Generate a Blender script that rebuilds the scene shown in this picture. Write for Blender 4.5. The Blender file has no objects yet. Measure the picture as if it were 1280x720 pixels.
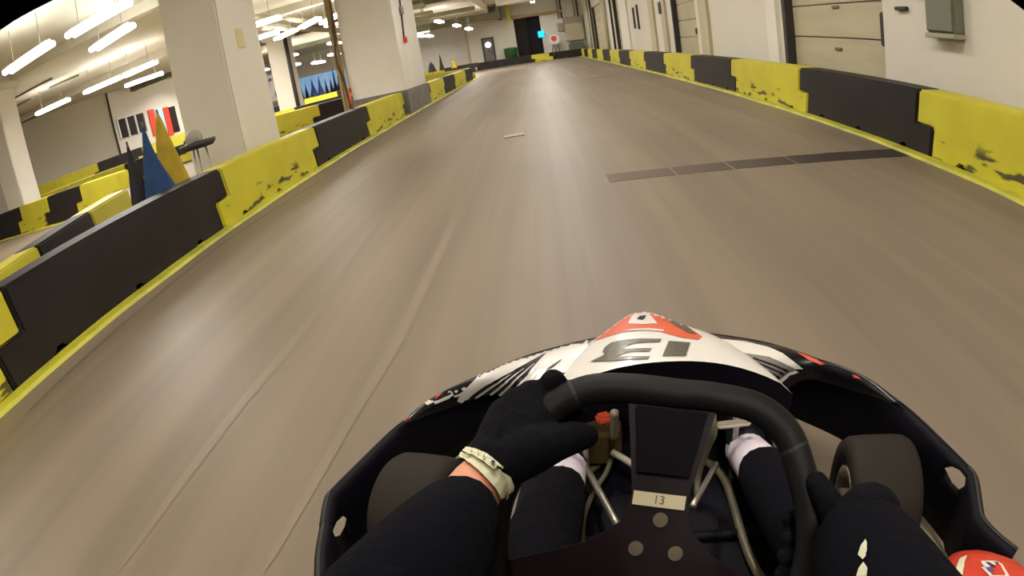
import bpy, bmesh, math, random
from math import sin, cos, pi, radians, hypot, atan2, tan
from mathutils import Vector, Matrix
from mathutils.bvhtree import BVHTree
from mathutils.geometry import delaunay_2d_cdt
random.seed(7)
scene = bpy.context.scene
C = scene.collection
# ------------------------------------------------------------------ camera (equidistant fisheye action camera on the driver's head)
F_PX = 709.1; YAW = -.1093; PITCH = -.4124; ROLL = -.1652; EYE = 1.0; PHI = .1473
_f = Vector((sin(YAW)*cos(PITCH), cos(YAW)*cos(PITCH), sin(PITCH)))
_r = Vector((cos(YAW), -sin(YAW), 0)); _u = _r.cross(_f)
RT = _r*cos(ROLL)+_u*sin(ROLL); UP = _u*cos(ROLL)-_r*sin(ROLL)
def ray(px, py):                                   # direction seen at a pixel of the 1280x720 photo
    x = px-640; y = 360-py; rr = hypot(x, y)+1e-9; th = rr/F_PX
    return (RT*(x/rr)+UP*(y/rr))*sin(th)+_f*cos(th)
def tok(v): return Vector((v[0]*cos(PHI)-v[1]*sin(PHI), v[0]*sin(PHI)+v[1]*cos(PHI), v[2]))
def kray(px, py): return tok(ray(px, py))
def kd(px, py, d): return Vector((0, 0, EYE))+kray(px, py)*d      # kart frame, at a distance
def kz(px, py, z):                                                # kart frame, at a height
    d = kray(px, py); return Vector((0, 0, EYE))+d*((z-EYE)/d.z)
def wd(px, py, d): return Vector((0, 0, EYE))+ray(px, py)*d
cam = bpy.data.cameras.new('camera'); co = bpy.data.objects.new('camera', cam); C.objects.link(co)
cam.type = 'PANO'; cam.sensor_width = 36; cam.sensor_fit = 'HORIZONTAL'
cam.panorama_type = 'FISHEYE_LENS_POLYNOMIAL'; cam.fisheye_fov = pi
cam.fisheye_polynomial_k0 = 0; cam.fisheye_polynomial_k1 = -(1280/36)/F_PX
cam.fisheye_polynomial_k2 = 0; cam.fisheye_polynomial_k3 = 0; cam.fisheye_polynomial_k4 = 0
cam.clip_start = .01; cam.clip_end = 200
m3 = Matrix((RT, UP, -_f)).transposed()
co.matrix_world = Matrix.Translation((0, 0, EYE)) @ m3.to_4x4()
scene.camera = co
scene.view_settings.view_transform = 'Standard'; scene.view_settings.look = 'None'
scene.view_settings.gamma = 1; scene.view_settings.exposure = .28; scene.view_settings.use_curve_mapping = False
scene.cycles.max_bounces = 8; scene.cycles.diffuse_bounces = 5
scene.cycles.caustics_reflective = False; scene.cycles.caustics_refractive = False
scene.cycles.sample_clamp_indirect = 4
# ------------------------------------------------------------------ materials
def mat(name, col, rough=.6, metal=0, emit=None, es=1, var=0, vs=4, var2=None, bump=0, stretch=None, spec=.5, coat=0):
    m = bpy.data.materials.new(name); m.use_nodes = True; nt = m.node_tree; b = nt.nodes['Principled BSDF']
    b.inputs['Base Color'].default_value = (*col, 1); b.inputs['Roughness'].default_value = rough
    b.inputs['Metallic'].default_value = metal; b.inputs['Specular IOR Level'].default_value = spec
    b.inputs['Coat Weight'].default_value = coat; b.inputs['Coat Roughness'].default_value = .08
    if emit: b.inputs['Emission Color'].default_value = (*emit, 1); b.inputs['Emission Strength'].default_value = es
    if var or bump:
        tc = nt.nodes.new('ShaderNodeTexCoord'); mp = nt.nodes.new('ShaderNodeMapping'); nz = nt.nodes.new('ShaderNodeTexNoise')
        nt.links.new(tc.outputs['Object'], mp.inputs[0]); nt.links.new(mp.outputs[0], nz.inputs['Vector'])
        if stretch: mp.inputs['Scale'].default_value = stretch
        nz.inputs['Scale'].default_value = vs; nz.inputs['Detail'].default_value = 5
        if var:
            rp = nt.nodes.new('ShaderNodeValToRGB'); nt.links.new(nz.outputs['Fac'], rp.inputs[0])
            c2 = var2 or tuple(c*(1-var) for c in col)
            rp.color_ramp.elements[0].position = .35; rp.color_ramp.elements[0].color = (*c2, 1)
            rp.color_ramp.elements[1].position = .62; rp.color_ramp.elements[1].color = (*col, 1)
            nt.links.new(rp.outputs[0], b.inputs['Base Color'])
        if bump:
            bp = nt.nodes.new('ShaderNodeBump'); bp.inputs['Strength'].default_value = bump; bp.inputs['Distance'].default_value = .02
            nt.links.new(nz.outputs['Fac'], bp.inputs['Height']); nt.links.new(bp.outputs[0], b.inputs['Normal'])
    return m
M = {}
M['white'] = mat('white paint', (.74, .69, .59), .6, var=.06, vs=.7)
M['white2'] = mat('bright white paint', (.80, .76, .68), .55, var=.06, vs=1.1)
M['cream'] = mat('cream paint', (.52, .46, .31), .6, var=.12, vs=1.5)
M['door'] = mat('beige door paint', (.50, .44, .30), .5, var=.12, vs=2, stretch=(1, .3, 3))
M['ceil'] = mat('ceiling paint', (.76, .73, .60), .8, var=.10, vs=.5)
M['beam'] = mat('olive ceiling steel', (.22, .21, .12), .7, var=.3, vs=1)
M['grime'] = mat('dark frame', (.035, .028, .03), .6)
M['black'] = mat('black plastic', (.020, .0155, .0140), .55, var=.3, vs=3, spec=.25)
M['yellow'] = mat('yellow plastic', (.56, .50, .028), .5, var=.12, vs=2.2)
M['grey'] = mat('grey paint', (.20, .18, .16), .6, var=.3, vs=5)
M['strip'] = mat('yellow floor strip', (.52, .49, .035), .5, var=.45, vs=3, var2=(.33, .33, .03))
M['metal'] = mat('steel', (.55, .5, .42), .35, .9)
M['dullmetal'] = mat('dull steel', (.16, .14, .09), .5, .3)
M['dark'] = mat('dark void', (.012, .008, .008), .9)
M['pipe'] = mat('galvanised pipe', (.42, .40, .30), .5, .3)
M['tube'] = mat('fluorescent tube', (1, 1, 1), .5, emit=(1, .97, .93), es=14)
M['housing'] = mat('lamp housing', (.8, .8, .75), .5)
M['boxgreen'] = mat('grey green enamel', (.17, .18, .13), .5)
M['red'] = mat('red', (.75, .05, .02), .5)
M['orange'] = mat('orange red vinyl', (.60, .085, .035), .4, coat=.15)
M['podred'] = mat('red side pod plastic', (.50, .035, .015), .45, coat=.1)
M['cyan'] = mat('pale blue glass', (.35, .6, .65), .2, emit=(.35, .68, .75), es=.35)
M['screen'] = mat('lit blue sign', (.0, .3, .8), .4, emit=(.0, .42, 1.0), es=1.6)
M['window'] = mat('dark window glass', (.025, .02, .018), .5, spec=.15)
M['blue'] = mat('blue cloth', (.008, .05, .16), .8, var=.4, vs=5)
M['blackcloth'] = mat('black cloth', (.012, .010, .012), .85)
M['yellowcloth'] = mat('yellow cloth', (.50, .34, .02), .8, var=.35, vs=5)
M['green'] = mat('green', (.02, .09, .02), .5)
M['ltgreen'] = mat('bright green plastic', (.02, .28, .03), .4)
M['boardwhite'] = mat('board white', (.80, .78, .80), .4)
M['navy'] = mat('navy print', (.05, .07, .25), .5)
M['mural'] = mat('blue glass with added glow', (.25, .50, .82), .5, emit=(.20, .42, .75), es=.45, var=.6, vs=1.2, var2=(.55, .72, .85))  # emission added to brighten the dim blue band
M['wood'] = mat('yellow brown plank', (.38, .25, .07), .6, var=.3, vs=6)
M['body_black'] = mat('glossy black bodywork', (.006, .0055, .008), .3, coat=.12, spec=.3)
M['bump_black'] = mat('moulded black bumper', (.0035, .003, .006), .6, spec=.12)
M['lip'] = mat('lighter black bumper lip', (.022, .020, .018), .6, spec=.3)  # lightened to carry the highlight along the bumper edge
M['rubber'] = mat('tyre rubber', (.016, .0125, .009), .75, spec=.2)
M['vinyl'] = mat('white vinyl', (.66, .62, .58), .35, coat=.3)
M['numcol'] = mat('dark olive number vinyl', (.075, .065, .045), .35, coat=.3)
M['glove'] = mat('black knit glove', (.0030, .0028, .0045), .9, spec=.1, bump=.3, vs=60)
M['sleeve'] = mat('black sleeve cloth', (.0022, .0022, .0048), .95, spec=.08, bump=.3, vs=25)
M['trouser'] = mat('black trouser cloth', (.0028, .0026, .0048), .95, spec=.08, bump=.3, vs=25)
M['skin'] = mat('skin', (.62, .27, .17), .55, var=.06, vs=20)
M['strap'] = mat('cream strap', (.62, .60, .42), .6)
M['sock'] = mat('white sock', (.60, .52, .58), .8)
M['shoe'] = mat('dark teal shoe', (.003, .006, .009), .7, spec=.2)
M['plate'] = mat('dark maroon metal', (.006, .0012, .0026), .5, spec=.12)
M['sticker'] = mat('cream sticker', (.48, .42, .26), .5)
M['bolt'] = mat('bolt', (.10, .075, .045), .5, spec=.3)
M['wheelgrip'] = mat('steering grip rubber', (.0055, .0050, .0052), .6, spec=.2)
M['void'] = mat('matt black plastic', (.003, .0025, .004), .8, spec=.08)
M['ochre'] = mat('ochre plastic', (.06, .035, .010), .6)
M['helmet'] = mat('helmet shell', (.002, .002, .01), .5, spec=.1)
M['carton'] = mat('stained grey', (.33, .30, .24), .7)

def floor_mat():
    m = bpy.data.materials.new('worn concrete track'); m.use_nodes = True; nt = m.node_tree; b = nt.nodes['Principled BSDF']
    N = nt.nodes.new; L = nt.links.new
    tc = N('ShaderNodeTexCoord')
    def noise(scale, st, det=4, rz=0):
        mp = N('ShaderNodeMapping'); L(tc.outputs['Object'], mp.inputs[0]); mp.inputs['Scale'].default_value = st; mp.inputs['Rotation'].default_value = (0, 0, rz)
        nz = N('ShaderNodeTexNoise'); L(mp.outputs[0], nz.inputs['Vector']); nz.inputs['Scale'].default_value = scale; nz.inputs['Detail'].default_value = det
        return nz.outputs['Fac']
    def ramp(f, a, b_, ca, cb):
        r = N('ShaderNodeValToRGB'); L(f, r.inputs[0]); r.color_ramp.elements[0].position = a; r.color_ramp.elements[1].position = b_
        r.color_ramp.elements[0].color = (*ca, 1); r.color_ramp.elements[1].color = (*cb, 1); return r.outputs[0]
    def mix(t, f, a, b_):
        x = N('ShaderNodeMix'); x.data_type = 'RGBA'; x.blend_type = t
        if isinstance(f, float): x.inputs[0].default_value = f
        else: L(f, x.inputs[0])
        L(a, x.inputs[6]); L(b_, x.inputs[7]); return x.outputs[2]
    base = ramp(noise(.35, (1, .35, 1)), .3, .7, (.192, .152, .116), (.224, .177, .120))
    streak = ramp(noise(2.4, (1, .03, 1), 6), .38, .62, (.84, .83, .84), (1.05, 1.04, 1.03))
    fine = ramp(noise(9, (1, .02, 1), 3), .4, .6, (.93, .93, .93), (1.03, 1.03, 1.03))
    patch = ramp(noise(.8, (1, .5, 1), 5), .4, .75, (1, 1, 1), (.86, .85, .83))
    col = mix('MULTIPLY', 1., base, streak); col = mix('MULTIPLY', 1., col, fine); col = mix('MULTIPLY', 1., col, patch)
    L(col, b.inputs['Base Color']); b.inputs['Roughness'].default_value = .48; b.inputs['Specular IOR Level'].default_value = .22
    return m
M['floor'] = floor_mat()
def yellow_worn():
    # yellow plastic with black scuffs low on the block, where karts hit it
    m = M['yellow']; nt = m.node_tree; b = nt.nodes['Principled BSDF']; N = nt.nodes.new; L = nt.links.new
    src = b.inputs['Base Color'].links[0].from_socket
    tc = N('ShaderNodeTexCoord'); sp = N('ShaderNodeSeparateXYZ'); L(tc.outputs['Object'], sp.inputs[0])
    mp = N('ShaderNodeMapping'); mp.inputs['Scale'].default_value = (2, 1.3, 6); L(tc.outputs['Object'], mp.inputs[0])
    nz = N('ShaderNodeTexNoise'); nz.inputs['Scale'].default_value = 2.2; nz.inputs['Detail'].default_value = 6; L(mp.outputs[0], nz.inputs['Vector'])
    r1 = N('ShaderNodeMapRange'); r1.inputs[1].default_value = .57; r1.inputs[2].default_value = .63; L(nz.outputs['Fac'], r1.inputs[0])
    r2 = N('ShaderNodeMapRange'); r2.inputs[1].default_value = .27; r2.inputs[2].default_value = .17; L(sp.outputs['Z'], r2.inputs[0])
    mu = N('ShaderNodeMath'); mu.operation = 'MULTIPLY'; L(r1.outputs[0], mu.inputs[0]); L(r2.outputs[0], mu.inputs[1])
    x = N('ShaderNodeMix'); x.data_type = 'RGBA'; L(mu.outputs[0], x.inputs[0]); L(src, x.inputs[6]); x.inputs[7].default_value = (.07, .06, .02, 1)
    L(x.outputs[2], b.inputs['Base Color'])
yellow_worn()
# ------------------------------------------------------------------ object helpers
def link(name, me, m, parent=None, smooth=False):
    o = bpy.data.objects.new(name, me); C.objects.link(o)
    if m: me.materials.append(m)
    if parent: o.parent = parent
    if smooth:
        for p in me.polygons: p.use_smooth = True
    return o
def obj(name, bm, m, parent=None, smooth=False):
    bmesh.ops.recalc_face_normals(bm, faces=bm.faces)
    me = bpy.data.meshes.new(name); bm.to_mesh(me); bm.free()
    return link(name, me, m, parent, smooth)
def tag(o, label, cat, group=None, kind=None):
    if label: o['label'] = label
    if cat: o['category'] = cat
    if group: o['group'] = group
    if kind: o['kind'] = kind
    return o
def thing(name, label, cat, loc=(0, 0, 0), rz=0, group=None):
    o = bpy.data.objects.new(name, None); C.objects.link(o); o.location = loc; o.rotation_euler = (0, 0, rz)
    o.empty_display_size = .1
    return tag(o, label, cat, group)
def box(bm, c, s, rz=0, bev=0):
    r = bmesh.ops.create_cube(bm, size=1); vs = r['verts']
    mx = Matrix.Translation(c) @ Matrix.Rotation(rz, 4, 'Z') @ Matrix.Diagonal((*s, 1))
    bmesh.ops.transform(bm, matrix=mx, verts=vs)
    if bev:
        es = list({e for v in vs for e in v.link_edges}); bmesh.ops.bevel(bm, geom=es, offset=bev, segments=2, affect='EDGES')
def bx(*boxes, bev=0):
    bm = bmesh.new()
    for b in boxes: box(bm, b[0], b[1], b[2] if len(b) > 2 else 0, bev)
    return bm
def span(x0, x1, y0, y1, z0, z1): return (((x0+x1)/2, (y0+y1)/2, (z0+z1)/2), (abs(x1-x0), abs(y1-y0), abs(z1-z0)))
def tube(pts, r, seg=10, closed=False, bm=None, caps=True):
    bm = bm or bmesh.new(); pts = [Vector(p) for p in pts]; n = len(pts)
    rs = r if isinstance(r, (list, tuple)) else [r]*n
    rings = []; prev = None
    for i, p in enumerate(pts):
        if closed: t = (pts[(i+1) % n]-pts[i-1]).normalized()
        else: t = (pts[min(i+1, n-1)]-pts[max(i-1, 0)]).normalized()
        if prev is None:
            a = Vector((0, 0, 1)) if abs(t.z) < .9 else Vector((1, 0, 0)); prev = a.cross(t).normalized()
        nrm = (prev-t*prev.dot(t)).normalized(); prev = nrm; bn = t.cross(nrm)
        rings.append([bm.verts.new(p+(nrm*cos(2*pi*k/seg)+bn*sin(2*pi*k/seg))*rs[i]) for k in range(seg)])
    m_ = n if closed else n-1
    for i in range(m_):
        a, b = rings[i], rings[(i+1) % n]
        if closed and i == n-1:
            k0 = min(range(seg), key=lambda k: (b[k].co-a[0].co).length); b = b[k0:]+b[:k0]
        for k in range(seg): bm.faces.new((a[k], a[(k+1) % seg], b[(k+1) % seg], b[k]))
    if caps and not closed: bm.faces.new(rings[0][::-1]); bm.faces.new(rings[-1])
    return bm
def smoothpts(pts, n=6, closed=False):
    P = [Vector(p) for p in pts]; out = []; N_ = len(P)
    for i in range(N_ if closed else N_-1):
        if closed: a, b, c, d = P[i-1], P[i], P[(i+1) % N_], P[(i+2) % N_]
        else: a, b, c, d = P[max(i-1, 0)], P[i], P[i+1], P[min(i+2, N_-1)]
        for k in range(n):
            t = k/n; out.append(.5*((2*b)+(c-a)*t+(2*a-5*b+4*c-d)*t*t+(3*b-a-3*c+d)*t**3))
    if not closed: out.append(P[-1])
    return out
def lathe(prof, seg=32, axis='Z', bm=None):      # prof: (radius, height)
    bm = bm or bmesh.new(); rings = []
    for r, h in prof:
        if r < 1e-5: rings.append([bm.verts.new((0, 0, h))]*seg); continue
        rings.append([bm.verts.new((r*cos(2*pi*k/seg), r*sin(2*pi*k/seg), h)) for k in range(seg)])
    for a, b in zip(rings[:-1], rings[1:]):
        for k in range(seg):
            f = []
            for v in (a[k], a[(k+1) % seg], b[(k+1) % seg], b[k]):
                if v not in f: f.append(v)
            if len(f) > 2:
                try: bm.faces.new(f)
                except ValueError: pass
    if axis == 'X': bmesh.ops.rotate(bm, verts=bm.verts, matrix=Matrix.Rotation(pi/2, 3, 'Y'))
    return bm
def grid(rows, bm=None, closed=False):
    bm = bm or bmesh.new(); V = [[bm.verts.new(p) for p in r] for r in rows]
    for a, b in zip(V[:-1], V[1:]):
        n = len(a)
        for k in range(n if closed else n-1): bm.faces.new((a[k], a[(k+1) % n], b[(k+1) % n], b[k]))
    return bm
def move(bm, loc=(0, 0, 0), rx=0, ry=0, rz=0):
    mx = Matrix.Translation(loc) @ Matrix.Rotation(rz, 4, 'Z') @ Matrix.Rotation(ry, 4, 'Y') @ Matrix.Rotation(rx, 4, 'X')
    bmesh.ops.transform(bm, matrix=mx, verts=bm.verts); return bm
def copy_tree(o, parent=None):
    c = o.copy(); C.objects.link(c); c.parent = parent
    for ch in list(o.children): copy_tree(ch, c)
    return c
ORD = ['first', 'second', 'third', 'fourth', 'fifth', 'sixth', 'seventh', 'eighth', 'ninth', 'tenth', 'eleventh', 'twelfth', 'thirteenth', 'fourteenth', 'fifteenth']
# ------------------------------------------------------------------ setting
def struct(name, bm, m, parent=None, smooth=False):
    o = obj(name, bm, m, parent, smooth)
    if not parent: o['kind'] = 'structure'
    return o
XR = 2.975; XL = -2.9; WR = 3.72; HB = .53
struct('floor', bx(span(-40, WR, -8, 62, -.1, 0)), M['floor'])
struct('ceiling', bx(span(-40, -3.0, -8, 62, 3.95, 4.1), span(-3.0, WR+.3, -8, 62, 4.5, 4.65), span(-3.1, -2.9, -8, 40, 3.95, 4.5)), M['ceil'])
# right wall with recessed door bays
bays = [(5.5, 8.1, 'g'), (13.1, 15.25, 'd'), (18.4, 18.4, ''), (24.7, 26.4, 'd'), (31.5, 35.8, 'd')]
def wall_right():
    segs = []; y = -8
    for a, b, k in bays:
        if not k: continue
        segs.append(span(WR, WR+.35, y, a, 0, 4.5)); segs.append(span(WR, WR+.35, a, b, 3.1, 4.5)); y = b
    segs.append(span(WR, WR+.35, y, 43.2, 0, 4.5))
    return bx(*segs)
struct('wall_right', wall_right(), M['white'])
struct('wall_back', bx(span(-40, WR, -8.2, -8, 0, 4.6)), M['white'])
struct('wall_left', bx(span(-40, -39.8, -8, 62, 0, 4.1)), M['white'])
# pilasters proud of the right wall
for i, (a, b) in enumerate([(8.35, 8.75), (12.0, 12.6), (16.0, 16.5), (17.6, 18.3), (22.6, 24.6), (27.0, 28.2), (30.2, 31.2), (36.2, 37.2)]):
    struct('trim_%d' % (i+1), bx(span(WR-.07, WR+.01, a, b, 0, 4.48)), M['white2' if i in (0, 4, 5) else 'cream'])
def roller_door(n, a, b, m):
    bm = bmesh.new(); h = 3.1; k = 7
    for i in range(k):
        z0 = i*h/k; box(bm, (WR+.14, (a+b)/2, z0+h/k/2), (.06, b-a-.02, h/k-.014), 0, .006)
    o = struct('door_%d' % n, bm, m)
    obj('seam_backing', bx(span(WR+.165, WR+.175, a+.01, b-.01, 0, h)), M['carton'], o)
    obj('door_frame', bx(span(WR-.03, WR+.18, b-.02, b+.09, 0, h), span(WR+.1, WR+.17, a-.03, a+.03, 0, h)), M['grime'], o)
    return o
d1 = roller_door(1, 5.5, 8.1, M['door'])
for z in (.74, 1.28, 1.75):
    obj('door_lock', bx(span(WR+.09, WR+.112, 6.66, 6.84, z-.02, z+.02), bev=.006), M['dullmetal'], d1)
obj('door_handle', bx(span(WR+.05, WR+.12, 5.56, 5.66, .82, 1.2), bev=.015), M['grime'], d1)
d2 = roller_door(2, 13.1, 15.25, M['cream'])
obj('door_handle', bx(span(WR+.06, WR+.12, 13.4, 13.5, .95, 1.1), bev=.01), M['grime'], d2)
roller_door(3, 24.7, 26.4, M['cream']); roller_door(4, 31.5, 35.8, M['cream'])
# end wall with the dark doorway
YE = 43
struct('wall_end', bx(span(-4.9, -1.4, YE, YE+.3, 0, 4.5), span(.52, WR+.3, YE, YE+.3, 0, 4.5), span(-1.4, .52, YE, YE+.3, 3.38, 4.5)), M['white'])
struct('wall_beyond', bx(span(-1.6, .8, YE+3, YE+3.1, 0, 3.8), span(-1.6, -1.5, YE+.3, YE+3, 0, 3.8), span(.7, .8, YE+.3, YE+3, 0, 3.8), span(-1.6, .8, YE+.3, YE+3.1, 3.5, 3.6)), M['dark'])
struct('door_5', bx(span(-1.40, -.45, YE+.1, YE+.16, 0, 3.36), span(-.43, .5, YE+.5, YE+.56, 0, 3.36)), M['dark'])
struct('wall_return', bx(span(-5.1, -4.9, YE, 50.2, 0, 4.0)), M['cream'])
struct('wall_far', bx(span(-12.5, -5.0, 50, 50.2, 0, 4.0), span(-40, -12.5, 56, 56.2, 0, 4.0)), M['white2'])
d6 = struct('door_6', bx(span(-3.85, -3.15, YE-.06, YE, 0, 2.2), bev=.01), M['grey'])
obj('door_frame', bx(span(-3.95, -3.85, YE-.08, YE, 0, 2.3), span(-3.15, -3.05, YE-.08, YE, 0, 2.3), span(-3.95, -3.05, YE-.08, YE, 2.2, 2.3)), M['grime'], d6)
struct('window_1', move(lathe([(0, -.02), (.22, -.02), (.22, .02), (0, .02)], 20), (-3.5, YE-.08, 1.75), rx=pi/2), mat('porthole light', (1, 1, 1), .5, emit=(1, 1, 1), es=1.5))
# left hall walls
def wallseg(name, a, b, z0, z1, m, t=.2):
    a = Vector((*a, 0)); b = Vector((*b, 0)); d = b-a; c = (a+b)/2
    return struct(name, bx(((c.x, c.y, (z0+z1)/2), (d.length, t, z1-z0), atan2(d.y, d.x))), m)
wallseg('wall_hall', (-30, 13.0), (-21.0, 23.1), 0, 3.95, M['white'])
wallseg('wall_office', (-21.0, 23.1), (-20.2, 29.4), 0, 3.95, M['white2'])
wallseg('wall_mural', (-26, 39.6), (-11.9, 44.0), 0, 3.95, M['white'])
# corner trim line
struct('trim_12', move(tube([(0, 0, 0), (0, 0, 3.95)], .05, 8), (-20.82, 23.0, 0)), M['grime'])
# overhang at the far end of the left side, and bulkhead beams
struct('beam', bx(span(-9, -2.2, 40.2, 40.6, 3.45, 3.94), span(-2.4, -2.2, 40.2, 43, 3.45, 4.5)), M['beam'])
for i, y in enumerate((4, 10.5, 17.5, 25, 33)):
    struct('beam', bx(span(-39, -3.1, y-.15, y+.15, 3.7, 3.95)), M['beam' if i > 2 else 'ceil'])
# columns
def column(name, x0, x1, y0, y1, h, m, base=None):
    o = struct(name, bx(span(x0, x1, y0, y1, 0, h), bev=.02), m); o['kind'] = 'structure'; return o
column('column', -4.28, -3.47, 5.98, 6.98, 3.95, M['white'])
c2 = column('column', -4.16, -2.92, 12.28, 14.65, 4.5, M['white2'])
obj('painted_base', bx(span(-4.18, -2.88, 12.2, 14.68, 0, .56), bev=.02), M['grey'], c2)
column('column', -11.0, -10.15, 22.6, 23.4, 3.95, M['white'])
c4 = column('column', -13.55, -12.75, 9.75, 10.4, 3.95, M['white2'])
for o in list(C.objects):
    if o.name.startswith('column'):
        b = o.bound_box
        x0, x1 = b[0][0], b[6][0]; y0, y1 = b[0][1], b[6][1]
        if x1-x0 < 1 and x0 < -5: obj('capital', bx(span(x0-.15, x1+.15, y0-.15, y1+.15, 3.55, 3.72), bev=.03), M['ceil'], o)
# yellow patch, marks and sockets on the columns
tag(obj('notice', bx(span(-3.475, -3.462, 6.35, 6.52, 1.75, 2.0)), mat('faded yellow notice', (.62, .53, .26), .6)), 'faded yellow paper notice stuck on the side of the nearest white column', 'notice')
# ------------------------------------------------------------------ barrier blocks
def block_bm(L, thick=.36, h=HB, s=.24, zs=.26, notch=3):
    # face outline along y, interlocking z-shaped ends, fork notches along the bottom; front face on x=0, body towards +x
    pts = [(0, h), (0, zs), (-s, zs), (-s, .0)]
    n = notch; w = .13
    for i in range(n):
        c = -s+(L)*(i+.5)/n; pts += [(c-w/2, 0), (c-w/2+.015, .055), (c+w/2-.015, .055), (c+w/2, 0)]
    pts += [(L-s-.015, 0), (L-s-.015, zs-.01), (L-.015, zs-.01), (L-.015, h)]
    bm = bmesh.new()
    a = [bm.verts.new((0 if z > .05 else -.0, y, z)) for y, z in pts]; f = bm.faces.new(a)
    r = bmesh.ops.extrude_face_region(bm, geom=[f]); vs = [e for e in r['geom'] if isinstance(e, bmesh.types.BMVert)]
    bmesh.ops.translate(bm, verts=vs, vec=(thick, 0, 0))
    for v in bm.verts:                      # slight batter towards the top
        k = .04*v.co.z/h; v.co.x += k if v.co.x < thick/2 else -k
    bmesh.ops.recalc_face_normals(bm, faces=bm.faces)
    es = [e for e in bm.edges if e.calc_length() > .2]
    bmesh.ops.bevel(bm, geom=es, offset=.018, segments=2, affect='EDGES')
    return bm
_cache = {}
def block(x, y0, y1, side, colr, label, group, rz=0, z=0, h=HB, notch=3):
    key = (round(y1-y0, 3), colr, h, notch)
    if key not in _cache:
        bm = block_bm(y1-y0, h=h, zs=.26*h/HB, notch=notch); bmesh.ops.recalc_face_normals(bm, faces=bm.faces)
        me = bpy.data.meshes.new('barrier_block'); bm.to_mesh(me); bm.free(); me.materials.append(M[colr]); _cache[key] = me
    o = bpy.data.objects.new('barrier_block', _cache[key]); C.objects.link(o)
    o.location = (x, y0, z); o.rotation_euler = (0, 0, rz)
    if side < 0: o.scale.x = -1
    return tag(o, label, 'barrier', group)
ry = [-.9, 1.6, 4.04, 6.43, 9.0, 11.5, 14.1, 16.75, 19.5, 22.0, 24.8, 27.5, 30.2, 32.9, 35.6, 38.3, 40.6]
for i in range(len(ry)-1):
    c = 'yellow' if i % 2 == 1 else 'black'
    block(XR+.05, ry[i], ry[i+1], 1, c, '%s plastic barrier block below the garage-door wall, %s from the kart along that row' % (c, ORD[min(i, 14)] if i < 15 else 'last'), 'barrier blocks along the garage-door wall')
ly = [(-.6, 1.92, 'yellow'), (1.92, 4.6, 'black'), (4.6, 7.05, 'yellow'), (7.05, 9.5, 'black'), (9.5, 12.19, 'yellow'), (14.9, 15.35, 'black'), (15.35, 17.75, 'yellow'), (17.75, 20.15, 'black'), (20.15, 23.2, 'yellow'), (23.2, 25.7, 'black')]
lw = ['beside the kart, at the near end', 'longest dark one beside the kart', 'in front of the nearest white column', 'just past the nearest white column', 'butting the grey column base', 'short one just past the grey column base', 'third from the far end of the track edge', 'second dark one past the grey column base', 'last full yellow one of the track edge', 'last dark one of the track edge']
for (a, b, c), w in zip(ly, lw):
    block(XL-.05, a, b, -1, c, '%s barrier block edging the open hall, %s' % (c, w), 'barrier blocks along the open-hall side of the track', notch=3 if b-a > 1 else 1)
for i in range(2):
    block(-3.3-2.1*i, 27.2, 29.5, 1, 'yellow' if i == 0 else 'black', '%s barrier block turned across at the far end of the open-hall row' % ('yellow' if i == 0 else 'black'), 'barrier blocks closing the far end of the open-hall row', rz=pi/2)
# end row
ex = -4.62
seq = ['black']*7
for i, c in enumerate(seq):
    L_ = 1.15
    o = block(ex+L_*(i+1), 40.9, 40.9+L_, 1, c, '%s barrier block of the row closing the track end, %s from the open hall' % (c, ORD[i]), 'barrier blocks closing the far end of the track', rz=pi/2, notch=1)
    
for i, (x, y) in enumerate([(-3.0, 41.45), (-.42, 39.9)]):
    block(x+1.2, y, y+1.25, 1, 'yellow', ['yellow barrier block standing behind the end row by the grey door', 'yellow barrier block standing loose in front of the dark doorway'][i], 'loose yellow blocks at the end of the track', rz=pi/2, notch=1)
# second line behind the open-hall row (the neighbouring lane's edge)
# rows of the neighbouring lane
def row(pts, n, L, cols, lab, grp, start=0, z=0, h=HB, notch=1):
    a, b = Vector(pts[0]), Vector(pts[1]); d = (b-a).normalized(); ang = atan2(d.y, d.x)
    for i in range(n):
        p = a+d*L*i; c = cols[(i+start) % len(cols)]
        block(p.x, p.y, p.y+L, 1, c, '%s block %s, %s from its open end' % (c, lab, ORD[i]), grp, rz=ang-pi/2, z=z, h=h, notch=notch).location = (p.x, p.y, z)
row([(-3.78, 1.75), (-5.05, 5.0)], 3, 1.22, ['yellow', 'black', 'yellow'], 'of the line slanting away behind the track edge', 'barrier blocks of the line slanting away behind the track edge')
row([(-15.2, 9.3), (-8.0, 8.35)], 6, 1.32, ['yellow', 'black'], 'of the row before the slim white column', 'barrier blocks of the row before the slim white column', 1, h=.60)
row([(-15.6, 11.9), (-8.5, 14.5)], 5, 2.0, ['yellow', 'yellow', 'black'], 'of the middle row across the left hall', 'barrier blocks of the middle row across the left hall')
row([(-23, 17.2), (-18.5, 20.4)], 4, 2.2, ['yellow', 'yellow', 'black', 'yellow'], 'of the row under the plain hall wall', 'barrier blocks of the row under the plain hall wall', 0, h=.75)
row([(-18.2, 21.6), (-14.0, 24.6)], 4, 1.6, ['yellow', 'black'], 'of the row under the office windows', 'barrier blocks of the row under the office windows', 0, h=.7)
row([(-7.6, 12.9), (-4.2, 16.9)], 2, 2.3, ['yellow', 'black'], 'between the two big columns', 'barrier blocks between the two big columns', 0, h=.6)
row([(-9.5, 16.5), (-5, 20.5)], 3, 1.8, ['yellow', 'black', 'yellow'], 'of the second row seen between the columns', 'barrier blocks of the second row between the columns', 0, h=.6)
row([(-17.5, 30.5), (-9, 33.2)], 5, 2.0, ['yellow', 'black'], 'of the row before the blue window band', 'barrier blocks of the row before the blue window band', 0, h=.6)
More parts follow.
